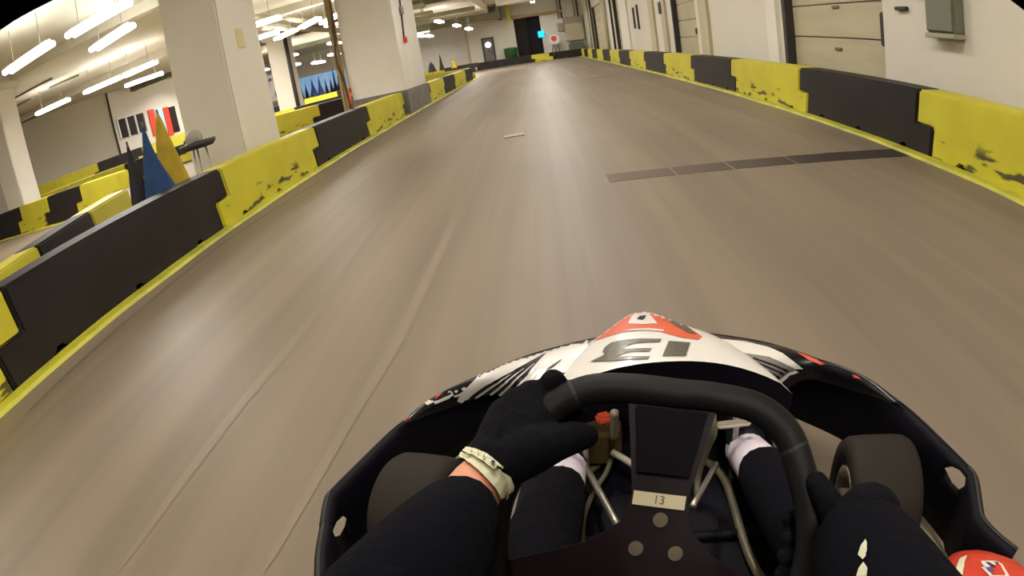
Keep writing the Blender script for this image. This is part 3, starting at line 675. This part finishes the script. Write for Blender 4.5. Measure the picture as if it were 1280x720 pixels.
# race number 13, standing on its head seen from the seat
num3 = [(738, 453), (752, 446), (757, 443), (753, 441), (756, 435), (764, 429), (780, 425.5), (800, 424), (827, 424.5), (825, 428.5), (806, 428.5), (792, 430), (784, 433), (780, 437), (800, 436), (815, 436), (812, 440), (790, 440), (778, 443), (770, 447), (785, 446), (813, 446), (810, 449.5), (785, 450), (765, 452)]
decal('number_three', num3, M['numcol'], nose, TN, .0022, 2)
decal('number_one', [(836, 427), (863, 429), (857, 445.5), (828, 446)], M['numcol'], nose, TN, .0022, 2)
# wings
decal('white_wing', [(645, 440), (690, 430), (735, 426), (735, 440), (720, 462), (690, 470), (650, 505), (610, 520), (571, 501), (576, 492), (590, 478), (602, 466)], M['vinyl'], shelf, TS)
decal('white_wing', [(868, 418), (900, 424), (930, 427), (960, 434), (978, 442), (1004, 461), (994, 461), (970, 478), (955, 476), (915, 441)], M['vinyl'], shelf, TS)
decal('black_hatch', [(581, 502), (590, 493), (604, 483), (618, 476), (640, 465), (660, 454), (684, 441), (676, 449), (664, 462), (655, 478), (630, 505), (612, 520), (596, 512)], M['body_black'], shelf, TS, .0025)
def line_poly(pl, w):
    P2 = [Vector(p) for p in pl]; L_, R_ = [], []
    for i, p in enumerate(P2):
        t = (P2[min(i+1, len(P2)-1)]-P2[max(i-1, 0)]).normalized(); n = Vector((-t.y, t.x))*w*(.5 if i < len(P2)-1 else .1)
        L_.append(tuple(p+n)); R_.append(tuple(p-n))
    return L_+R_[::-1]
for pl in ([(587, 505), (596, 495), (612, 484), (640, 468)], [(596, 508), (608, 496), (628, 481), (655, 462)], [(606, 511), (620, 497), (640, 480), (668, 456)], [(617, 514), (632, 499), (652, 480), (672, 459)], [(630, 514), (644, 500), (660, 482), (675, 464)]):
    decal('white_pinstripe', line_poly(pl, 2.6), M['vinyl'], shelf, TS, .0042, 1.3)
decal('black_stripe', [(681, 464), (692, 456), (703, 449), (700, 453), (684, 465)], M['body_black'], shelf, TS, .0025, 2)
decal('dark_fan', [(912, 441), (922, 441), (936, 443), (962, 447), (996, 462), (986, 465), (973, 476), (962, 477), (950, 470)], M['grey'], shelf, TS, .0025)
for k in range(4):
    decal('black_line', [(940+k*4, 449+k*7-k), (943+k*4, 448+k*6), (986-k*6, 463+k*4), (984-k*6, 465+k*4)], M['body_black'], shelf, TS, .0035, 2)
decal('white_edge', [(962, 476), (970, 476), (982, 467), (993, 462), (998, 464), (986, 468), (975, 478), (964, 479)], M['vinyl'], shelf, TS, .0045, 2)
TB = bvh_of([bumper, shelf])
decal('orange_edge', [(540, 494), (550, 488), (560, 483), (566, 482), (554, 490), (544, 499)], M['orange'], shelf, TB, .003, 2)
decal('orange_edge', [(505, 522), (511, 516), (515, 516), (510, 523), (506, 527)], M['orange'], shelf, TB, .003, 2)
decal('orange_edge', [(995, 441), (1010, 446), (1032, 455), (1026, 456), (1008, 449)], M['orange'], shelf, TB, .003, 2)
decal('orange_edge', [(1066, 468), (1072, 470), (1077, 474), (1068, 472)], M['orange'], shelf, TB, .003, 2)
# maker's script on the wing
for pl in ([(531, 505), (536, 501), (541, 501), (541, 503), (534, 507)], [(541, 502), (548, 500), (556, 496), (563, 493), (563, 490), (559, 491), (560, 489), (564, 489), (566, 493), (560, 498), (550, 502), (543, 505)], [(567, 490), (569, 487.5), (572, 488), (570, 490.5)], [(566, 494), (573, 492), (580, 487.5), (579, 490), (572, 495), (567, 496)], [(576, 486), (579, 484), (585, 484.5), (583, 487.5), (578, 488)]):
    decal('script_letter', pl, M['vinyl'], shelf, TB, .0032, 1.5)
obj('green_clip', bx(((*kz(951, 466, .29)[:2], .285), (.026, .034, .02), .3), bev=.006), M['ltgreen'], kart)
# floor tray and chassis
obj('floor_tray', bx(span(-.31, .31, .1, 1.22, .035, .045)), M['bump_black'], kart)
def ktube(name, pts, r, m, n=6): return obj(name, tube(smoothpts(pts, n), r, 10), m, kart, True)
for s in (-1, 1):
    ktube('chassis_rail', [(s*.28, -.6, .06), (s*.28, .2, .06), (s*.27, .5, .06), (s*.20, .72, .06), (s*.17, .95, .06), (s*.12, 1.03, .06)], .010, M['dullmetal'])
    ktube('nerf_bar', [(s*.28, .15, .07), (s*.50, .22, .07), (s*.60, .36, .07), (s*.62, .60, .065), (s*.57, .80, .06)], .010, M['dullmetal'])
ktube('front_axle', [(-.40, .77, .12), (-.27, .78, .10), (-.2, .79, .055), (.2, .79, .055), (.27, .78, .10), (.40, .77, .12)], .012, M['bump_black'])
# tyres
def tyre(x, y, R, W, name, rz=0):
    hw = W/2
    prof = [(R*.52, -hw*.8), (R*.60, -hw*.98), (R*.80, -hw*1.06), (R*.93, -hw*.98), (R*.985, -hw*.8), (R, -hw*.4), (R, 0), (R, hw*.4), (R*.985, hw*.8), (R*.93, hw*.98), (R*.80, hw*1.06), (R*.60, hw*.98), (R*.52, hw*.8), (R*.50, 0), (R*.52, -hw*.8)]
    t = obj(name, lathe(prof, 40, 'X'), M['rubber'], kart, True); t.location = (x, y, R); t.rotation_euler = (0, 0, rz)
    rim = obj('rim', lathe([(R*.53, -hw*.85), (R*.55, -hw*.95), (R*.50, -hw*.95), (R*.44, -hw*.5), (R*.14, -hw*.35), (R*.14, hw*.35), (R*.44, hw*.5), (R*.50, hw*.95), (R*.55, hw*.95), (R*.53, hw*.85)], 28, 'X'), M['metal'], t, True)
    obj('hub', lathe([(0, -hw*1.0), (R*.2, -hw*1.0), (R*.2, hw*1.0), (0, hw*1.0)], 14, 'X'), M['bolt'], t, True)
    return t
tyre(.462, .775, .135, .14, 'front_tyre', -.12); tyre(-.470, .765, .135, .14, 'front_tyre', -.12)
tyre(.56, -.42, .14, .20, 'rear_tyre'); tyre(-.56, -.42, .14, .20, 'rear_tyre')
# side pods
for s in (-1, 1):
    rs = []
    for j_ in range(19):
        u = (j_/18)**1.6; y = (.548 if s > 0 else .46)-.75*u; e = min(1, u/.10)**.5*min(1, (1-u)/.08)**.5 if 0 < u < 1 else 0
        w = .112*e+.001; h = .085*e+.001
        rs.append([(s*(.540+w*(abs(cos(a))**.7)*(1 if cos(a) > 0 else -1)), y-.45*w*abs(cos(a))**1.5, 0.200+h*(abs(sin(a))**.7)*(1 if sin(a) > 0 else -1)) for a in [2*pi*q/24 for q in range(24)]])
    pod = obj('side_pod', grid(rs, closed=True), M['podred'], kart, True)
    if s > 0: podR = pod
TP = bvh_of([podR])
decal('white_stripe', [(1190, 725), (1200, 699), (1209, 695), (1206, 703), (1202, 725)], M['strap'], podR, TP, .002)
decal('dark_stripe', [(1186, 725), (1196, 707), (1192, 725)], M['body_black'], podR, TP, .002)
lg = [(1226, 702), (1245, 702), (1252, 706), (1262, 722), (1238, 722), (1226, 710), (1230, 709), (1227, 706)]
decal('logo_outline', lg, M['vinyl'], podR, TP, .002, 2)
decal('logo_fill', [(1233, 711), (1238, 712), (1236, 705), (1243, 708), (1246, 705), (1250, 708), (1256, 720), (1240, 720)], M['podred'], podR, TP, .003, 2)
decal('logo_mark', [(1231, 704), (1236, 705), (1245, 712), (1240, 711)], M['grime'], podR, TP, .004, 2)
decal('logo_mark', [(1240, 704), (1246, 704.5), (1248, 708), (1244, 706)], M['grime'], podR, TP, .004, 2)
decal('logo_mark', [(1231, 711), (1238, 711), (1242, 716), (1236, 716)], M['navy'], podR, TP, .004, 2)
# seat
rs = []
for k in range(9):
    u = k/8; z = .09+.42*u**1.3; yb = -.12-.28*u-.02; 
    rs.append([(.21*sin(a)*(1+.05*u), yb+.20*(1-cos(a))*(1-.2*u) if True else 0, z+.10*(abs(a)/1.9)**2*(1-u)) for a in [-1.9+3.8*j/16 for j in range(17)]])
bm = grid(rs)
seat = obj('seat', bm, M['bump_black'], kart, True)
# steering wheel: tilted plane, turned a little clockwise
WC = Vector((0, .42, .48)); WT = radians(45); WA = radians(-9)
def wp(a, b, n=0):
    x = a*cos(WA)-b*sin(WA); y = a*sin(WA)+b*cos(WA)
    return WC+Vector((1, 0, 0))*x+Vector((0, cos(WT), sin(WT)))*y+Vector((0, -sin(WT), cos(WT)))*n
hw = [(0, .180), (.05, .180), (.10, .173), (.138, .148), (.160, .108), (.178, .06), (.186, .01), (.178, -.05), (.15, -.11), (.09, -.14), (0, -.145)]
loop = hw+[(-a, b) for a, b in hw[::-1][1:-1]]
rimpts = smoothpts([wp(a, b) for a, b in loop], 5, True)
sw = obj('steering_wheel', tube(rimpts, .0185, 16, True), M['wheelgrip'], kart, True)
def ring(a, b, da, db, r=.0188):
    c = wp(a, b); t = (wp(a+da, b+db)-c).normalized()*.002
    return tube([c-t, c+t], r, 20)
obj('grip_seam', ring(.150, .130, .03, -.05), M['lip'], sw); obj('grip_seam', ring(-.116, .166, -.03, -.02), M['lip'], sw)
def plate(name, pts, m, n0, n1, parent):
    bm = bmesh.new(); a = [bm.verts.new(wp(x, y, n0)) for x, y in pts]; b = [bm.verts.new(wp(x, y, n1)) for x, y in pts]
    bm.faces.new(a); bm.faces.new(b[::-1]); n = len(pts)
    for i in range(n): bm.faces.new((a[i], a[(i+1) % n], b[(i+1) % n], b[i]))
    return obj(name, bm, m, parent)
plate('spoke_plate', [(-.052, .165), (.052, .165), (.032, .06), (.040, .025), (.075, -.005), (.165, -.045), (.16, -.075), (.06, -.075), (0, -.07), (-.06, -.075), (-.16, -.075), (-.165, -.045), (-.075, -.005), (-.040, .025), (-.032, .06)], M['plate'], -.004, .004, sw)
plate('pad', [(-.042, .160), (.042, .160), (.030, .085), (-.030, .085)], M['void'], .004, .014, sw)
st = plate('number_sticker', [(-.030, .047), (.030, .047), (.030, .063), (-.030, .063)], M['sticker'], .006, .008, sw)
def wtext(body, a, b, size, m, n, parent, name='sticker_text'):
    cu = bpy.data.curves.new(name, 'FONT'); cu.body = body; cu.size = size; cu.extrude = .0003; cu.align_x = 'CENTER'; cu.align_y = 'CENTER'
    o = bpy.data.objects.new(name, cu); C.objects.link(o); bpy.context.view_layer.update()
    me = bpy.data.meshes.new_from_object(o.evaluated_get(bpy.context.evaluated_depsgraph_get())); bpy.data.objects.remove(o)
    for v in me.vertices: v.co = wp(a+v.co.x, b+v.co.y, n+v.co.z)
    return link(name, me, m, parent)
wtext('13', 0, .055, .014, M['numcol'], .0085, st)
def bolt(a, b):
    bm = tube([wp(a, b, .002), wp(a, b, .010)], .0085, 16); tube([wp(a, b, .010), wp(a, b, .0115)], .005, 6, bm=bm)
    return obj('bolt', bm, M['bolt'], sw)
C0 = (.004, .012)
bolt(.005, .033); bolt(-.017, -.003); bolt(.028, -.003)
ktube('steering_column', [WC+Vector((0, .02, -.02)), WC+Vector((0, .18, -.17)), (0, .80, .16), (0, .92, .08)], .016, M['plate'])
# rods and links that show between the wheel and the feet
ktube('link_rod', [kz(772, 657, .20), kz(737, 592, .16), kz(729, 578, .15)], .0075, M['metal'])
ktube('link_rod', [kz(866, 633, .22), kz(895, 580, .16)], .0065, M['metal'])
ktube('cable_conduit', [kz(890, 515, .30), kz(892, 540, .26), kz(884, 560, .2), kz(873, 592, .12), kz(872, 620, .08)], .008, M['dullmetal'])
ktube('brake_line', [kz(728, 690, .10), kz(729, 650, .10), kz(742, 615, .10), kz(758, 590, .10), kz(764, 565, .10), kz(745, 572, .10)], .006, M['dullmetal'])
ktube('pedal_bar', [kz(765, 565, .14), kz(790, 580, .13), kz(806, 593, .12)], .008, M['carton'])
ktube('fairing_stay', [kz(768, 515, .3), kz(768, 548, .22)], .009, M['dullmetal']); 
obj('fuel_tank', bx(((*kz(742, 535, .15)[:2], .13), (.13, .12, .12), 0), bev=.02), M['ochre'], kart)
obj('tank_cap', bx(((*kz(752, 518, .2)[:2], .2), (.035, .06, .02), .3), bev=.006), M['orange'], kart)
def pedal(px, py, name):
    p = kz(px, py, .24); return obj(name, bx(((p.x, p.y, .245), (.075, .02, .012), .1), ((p.x+.01, p.y+.02, .15), (.012, .012, .2)), bev=.004), M['metal'], kart)
pedal(917, 532, 'brake_pedal'); pedal(722, 545, 'throttle_pedal')
# ------------------------------------------------------------------ the driver
def skin(name, verts, edges, radii, m, parent, sub=2, root=0):
    me = bpy.data.meshes.new(name); me.from_pydata([Vector(v) for v in verts], edges, [])
    o = bpy.data.objects.new(name, me); C.objects.link(o)
    md = o.modifiers.new('s', 'SKIN'); md.use_smooth_shade = True; md.branch_smoothing = .6
    for i, r in enumerate(radii):
        v = me.skin_vertices[0].data[i]; v.radius = r if isinstance(r, tuple) else (r, r); v.use_root = (i == root)
    s = o.modifiers.new('u', 'SUBSURF'); s.levels = sub; s.render_levels = sub
    bpy.context.view_layer.update()
    me2 = bpy.data.meshes.new_from_object(o.evaluated_get(bpy.context.evaluated_depsgraph_get())); bpy.data.objects.remove(o)
    return link(name, me2, m, parent, True)
def chain(pts): return [(i, i+1) for i in range(len(pts)-1)]
# joints
shL, shR = Vector((-.18, -.12, .76)), Vector((.18, -.12, .76))
wrL = kd(602, 598, .655); elL = kd(490, 775, .43)
wrR = kd(1072, 668, .66); elR = kd(1140, 820, .45)
hiL, hiR = Vector((-.10, -.10, .20)), Vector((.10, -.10, .20))
knL, knR = Vector((-.17, .40, .36)), Vector((.27, .42, .37))
anL = kz(708, 588, .15); anR = kz(936, 568, .16)
toL = anL+Vector((0, .16, .03)); toR = anR+Vector((0, .16, .03))
hdL = wrL+(kd(640, 535, .70)-wrL)*.6; hdR = wrR+(kd(1035, 650, .70)-wrR)*.6
bv = [(0, -.12, .22), (0, -.14, .40), (0, -.14, .60), (0, -.14, .73), (0, -.12, .84), (0, -.13, .93), (0, -.13, 1.02),
      shL, elL, wrL, hdL, shR, elR, wrR, hdR, hiL, knL, anL, toL, hiR, knR, anR, toR]
be = [(0, 1), (1, 2), (2, 3), (3, 4), (4, 5), (5, 6), (3, 7), (7, 8), (8, 9), (9, 10), (3, 11), (11, 12), (12, 13), (13, 14), (0, 15), (15, 16), (16, 17), (17, 18), (0, 19), (19, 20), (20, 21), (21, 22)]
br = [(.14, .11), (.13, .10), (.14, .10), (.10, .08), .05, .075, .065, .06, .045, .031, .03, .06, .040, .0285, .03, .075, .055, .036, .022, .075, .055, .036, .022]
person = skin('person', bv, be, br, M['skin'], None)
person.rotation_euler = (0, 0, -PHI)
tag(person, 'seated kart driver in black clothes and gloves, hands on the steering wheel', 'person')
# clothing
def lerp(a, b, t): return a+(b-a)*t
cufL = lerp(elL, wrL, .80)
jv = [(0, -.12, .22), (0, -.14, .40), (0, -.14, .60), (0, -.14, .74), (0, -.13, .80), shL, elL, lerp(elL, wrL, .35), cufL, shR, elR, lerp(elR, wrR, .55), lerp(elR, wrR, 1.06)]
je = [(0, 1), (1, 2), (2, 3), (3, 4), (3, 5), (5, 6), (6, 7), (7, 8), (3, 9), (9, 10), (10, 11), (11, 12)]
skin('jacket', jv, je, [(.17, .13), (.16, .12), (.17, .12), (.13, .10), .07, .08, .064, .058, .0395, .08, .066, .063, .055], M['sleeve'], person)
# trousers
tv = [(0, -.12, .21), hiL, lerp(hiL, knL, .5), knL, lerp(knL, anL, .5), lerp(knL, anL, .90), hiR, lerp(hiR, knR, .5), knR, lerp(knR, anR, .5), lerp(knR, anR, .90)]
skin('trousers', tv, [(0, 1), (1, 2), (2, 3), (3, 4), (4, 5), (0, 6), (6, 7), (7, 8), (8, 9), (9, 10)], [(.16, .13), .10, .092, .075, .066, .055, .10, .092, .078, .070, .056], M['trouser'], person)
for a, k in ((anL, knL), (anR, knR)):
    d = (k-a).normalized()
    obj('sock', tube([a-d*.045, a, a+d*.05, a+d*.11], [.043, .0455, .047, .048], 20), M['sock'], person, True)
for a, t in ((anL, toL), (anR, toR)):
    d = t-a
    sh = skin('shoe', [a+Vector((0, -.04, -.05)), a+Vector((0, .0, -.01)), a+d*.5+Vector((0, 0, -.01)), t+Vector((0, 0, -.01)), t+Vector((0, .05, -.02))], [(0, 1), (1, 2), (2, 3), (3, 4)], [.042, .052, .046, .044, .026], M['shoe'], person)
    c = a+d*.25+Vector((0, 0, .042))
    obj('shoe_lace', tube(smoothpts([c+Vector((-.03, 0, 0)), c+Vector((0, .01, .012)), c+Vector((.03, 0, 0))]), .005, 8), M['dullmetal'], sh, True)
    obj('shoe_lace', tube(smoothpts([c+Vector((-.028, .03, -.004)), c+Vector((0, .04, .008)), c+Vector((.028, .03, -.004))]), .004, 8), M['metal'], sh, True)
# gloves
WL = wp(-.150, .118)          # where the left hand holds the rim
def pw(a, b, n): return wp(a, b, n)
# left hand: palm outside-left of the rim, fingers over the far side, thumb along the near side
hand_c = kd(648, 536, .685); kn = [kd(688, 490, .705), kd(668, 490, .70), kd(650, 498, .70), kd(632, 512, .70)]
def organic(name, chains, m, parent, voxel=.0035, smooth=5):
    bm = bmesh.new()
    for ch in chains:
        for (p, r), (q, t) in zip(ch[:-1], ch[1:]):
            p, q = Vector(p), Vector(q); n = max(1, int((q-p).length/(min(r, t)*.35)))
            for i in range(n+1):
                u = i/n; bmesh.ops.create_icosphere(bm, subdivisions=2, radius=r+(t-r)*u, matrix=Matrix.Translation(p+(q-p)*u))
    me = bpy.data.meshes.new(name); bm.to_mesh(me); bm.free()
    o = bpy.data.objects.new(name, me); C.objects.link(o)
    md = o.modifiers.new('r', 'REMESH'); md.mode = 'VOXEL'; md.voxel_size = voxel
    sm = o.modifiers.new('s', 'SMOOTH'); sm.factor = .5; sm.iterations = smooth
    bpy.context.view_layer.update()
    me2 = bpy.data.meshes.new_from_object(o.evaluated_get(bpy.context.evaluated_depsgraph_get())); bpy.data.objects.remove(o)
    return link(name, me2, m, parent, True)
kn = [kd(684, 494, .705), kd(665, 494, .70), kd(647, 503, .695), kd(630, 517, .69)]
tips = [[wp(-.146, .178, -.004), wp(-.132, .166, -.032), wp(-.112, .146, -.036)], [wp(-.168, .156, -.006), wp(-.150, .142, -.034), wp(-.130, .122, -.036)], [wp(-.184, .132, -.006), wp(-.162, .118, -.034), wp(-.142, .100, -.036)], [wp(-.194, .108, -.008), wp(-.172, .094, -.032), wp(-.152, .080, -.034)]]
fr = [(.0185, .0165, .0145, .012), (.019, .0165, .0145, .012), (.0185, .016, .014, .012), (.0175, .0145, .0125, .011)]
wl0 = wrL+(wrL-hand_c).normalized()*.010
roots = [kd(672, 528, .68), kd(656, 532, .68), kd(640, 537, .68), kd(624, 545, .675)]
ch = [[(wl0, .0345), (lerp(wrL, hand_c, .25), .038)]]
for r_, kk in zip(roots, kn): ch.append([(lerp(wrL, hand_c, .15), .028), (r_, .027), (kk, .0205)])
for kk, tp, rr in zip(kn, tips, fr): ch.append([(kk, rr[0]), (tp[0], rr[1]), (tp[1], rr[2]), (tp[2], rr[3])])
ch.append([(lerp(wrL, hand_c, .30)+Vector((.012, 0, 0)), .032), (kd(664, 563, .655), .030), (kd(694, 553, .655), .0235), (kd(716, 547, .658), .020), (kd(733, 545, .665), .0155)])
gl = organic('glove', ch, M['glove'], person)
# right hand: closed round the side of the rim
hcR = wp(.222, .00, .010); wr0 = wrR+(wrR-hcR).normalized()*.03
ch = [[(wr0, .038), (lerp(wrR, hcR, .3), .040), (hcR, .034)]]
for q in range(4):
    b = .052-q*.023
    ch.append([(hcR, .026), (wp(.224, b, -.004), .0175), (wp(.208, b, -.026), .0155), (wp(.186, b-.003, -.037), .0140), (wp(.164, b-.005, -.030), .012)])
ch.append([(hcR, .028), (wp(.212, .042, .028), .020), (wp(.192, .070, .028), .0165), (wp(.176, .092, .022), .0135)])
gR = organic('glove', ch, M['glove'], person)
# cream wrist straps
dL = (hand_c-wrL).normalized()
def band(c, d, r0, r1, w, flat=.85, a0=0, a1=2*pi, n=24, up=None, th=.003):
    up = up or Vector((0, 0, 1)); s = d.cross(up).normalized(); u = s.cross(d).normalized(); rows = []
    for k in range(n+1):
        a = a0+(a1-a0)*k/n; q = s*cos(a)+u*sin(a)*flat
        ww = w(k/n) if callable(w) else w
        rows.append([c+q*r0-d*ww/2, c+q*(r0+th)-d*ww/2, c+q*(r1+th)+d*ww/2, c+q*r1+d*ww/2])
    bm = grid([r+[r[0]] for r in rows]); bmesh.ops.remove_doubles(bm, verts=bm.verts, dist=1e-6); return bm
TG = bvh_of([gl, person])
def raised(name, poly, m, par, tree, off, th, step=3.0):
    o = decal(name, poly, m, par, tree, off, step, .02)
    bm = bmesh.new(); bm.from_mesh(o.data)
    top = {v: bm.verts.new(v.co+(Vector((0, 0, EYE))-v.co).normalized()*th) for v in list(bm.verts)}
    bound = [(e.verts[0], e.verts[1]) for e in bm.edges if len(e.link_faces) == 1]
    for f in list(bm.faces): bm.faces.new([top[v] for v in f.verts])
    for p, q in bound: bm.faces.new((p, q, top[q], top[p]))
    bmesh.ops.recalc_face_normals(bm, faces=bm.faces); bm.to_mesh(o.data); bm.free()
    for p in o.data.polygons: p.use_smooth = False
    return o
strap = raised('wrist_strap', [(574, 570), (579, 567), (592, 570), (607, 577), (620, 588), (637, 595), (640, 605), (637, 620), (631, 632), (626, 631), (616, 613), (602, 597), (588, 583)], M['strap'], person, TG, .004, .002)
TW = bvh_of([strap, gl])
raised('raised_logo', [(581, 566), (586, 561), (596, 563), (608, 568), (620, 577), (628, 584), (626, 587), (618, 585), (613, 590), (604, 582), (592, 573)], M['strap'], strap, TW, .0045, .002, 2)
TW2 = bvh_of([c for c in strap.children])
decal('logo_mark', [(606, 584), (612, 580), (614, 577), (617, 579), (615, 583), (610, 586)], M['grime'], strap, TW2, .003, 1.5)
for q in ([(587, 569), (590, 564), (591, 564), (589, 570)], [(595, 572), (598, 566), (599, 566.5), (597, 573)], [(601, 576), (605, 570), (606, 570.5), (603, 577)]):
    decal('logo_groove', q, M['carton'], strap, TW2, .003, 1.5)
TR = bvh_of([c for c in person.children if c.name.startswith('jacket') or c.name.startswith('glove')])
for q in ([(1082, 676), (1084, 680), (1084, 697), (1080, 701), (1074, 695), (1077, 685)], [(1081, 704), (1086, 712), (1085, 722), (1072, 722), (1075, 712)]):
    raised('wrist_strap', q, M['strap'], person, TR, .002, .002, 2)
# helmet worn by the driver
loop_ = [(-780, 120), (-720, 250), (-640, 322), (-565, 364), (-420, 425), (-200, 475), (50, 490), (300, 465), (480, 420), (600, 372), (640, 347), (720, 275), (790, 130), (810, -100), (760, -330), (600, -480), (300, -560), (0, -590), (-300, -560), (-600, -480), (-760, -330), (-800, -80)]
dirs = [kray(640+x, 360-y) for x, y in loop_]
dirs = [Vector(d).normalized() for d in smoothpts(dirs, 4, True)]
back = -tok(_f).normalized()
eye = Vector((0, 0, EYE))
def hring(s, off):
    out = []
    for d in dirs:
        ang = d.angle(back); ax = d.cross(back).normalized()
        q = Matrix.Rotation(ang*s, 3, ax) @ d
        out.append(eye+q*(.125+.035*sin(min(1, s*1.6)*pi/2)+.05*s*s+off))
    return out
hr = [hring(s, 0) for s in (.9, .7, .5, .35, .2, .08, 0)]+[hring(.01, .008)]+[hring(s, .016) for s in (.02, .05, .12, .22, .35, .5, .65, .8, .92, .995)]
obj('helmet', grid(hr, closed=True), M['helmet'], person, True)
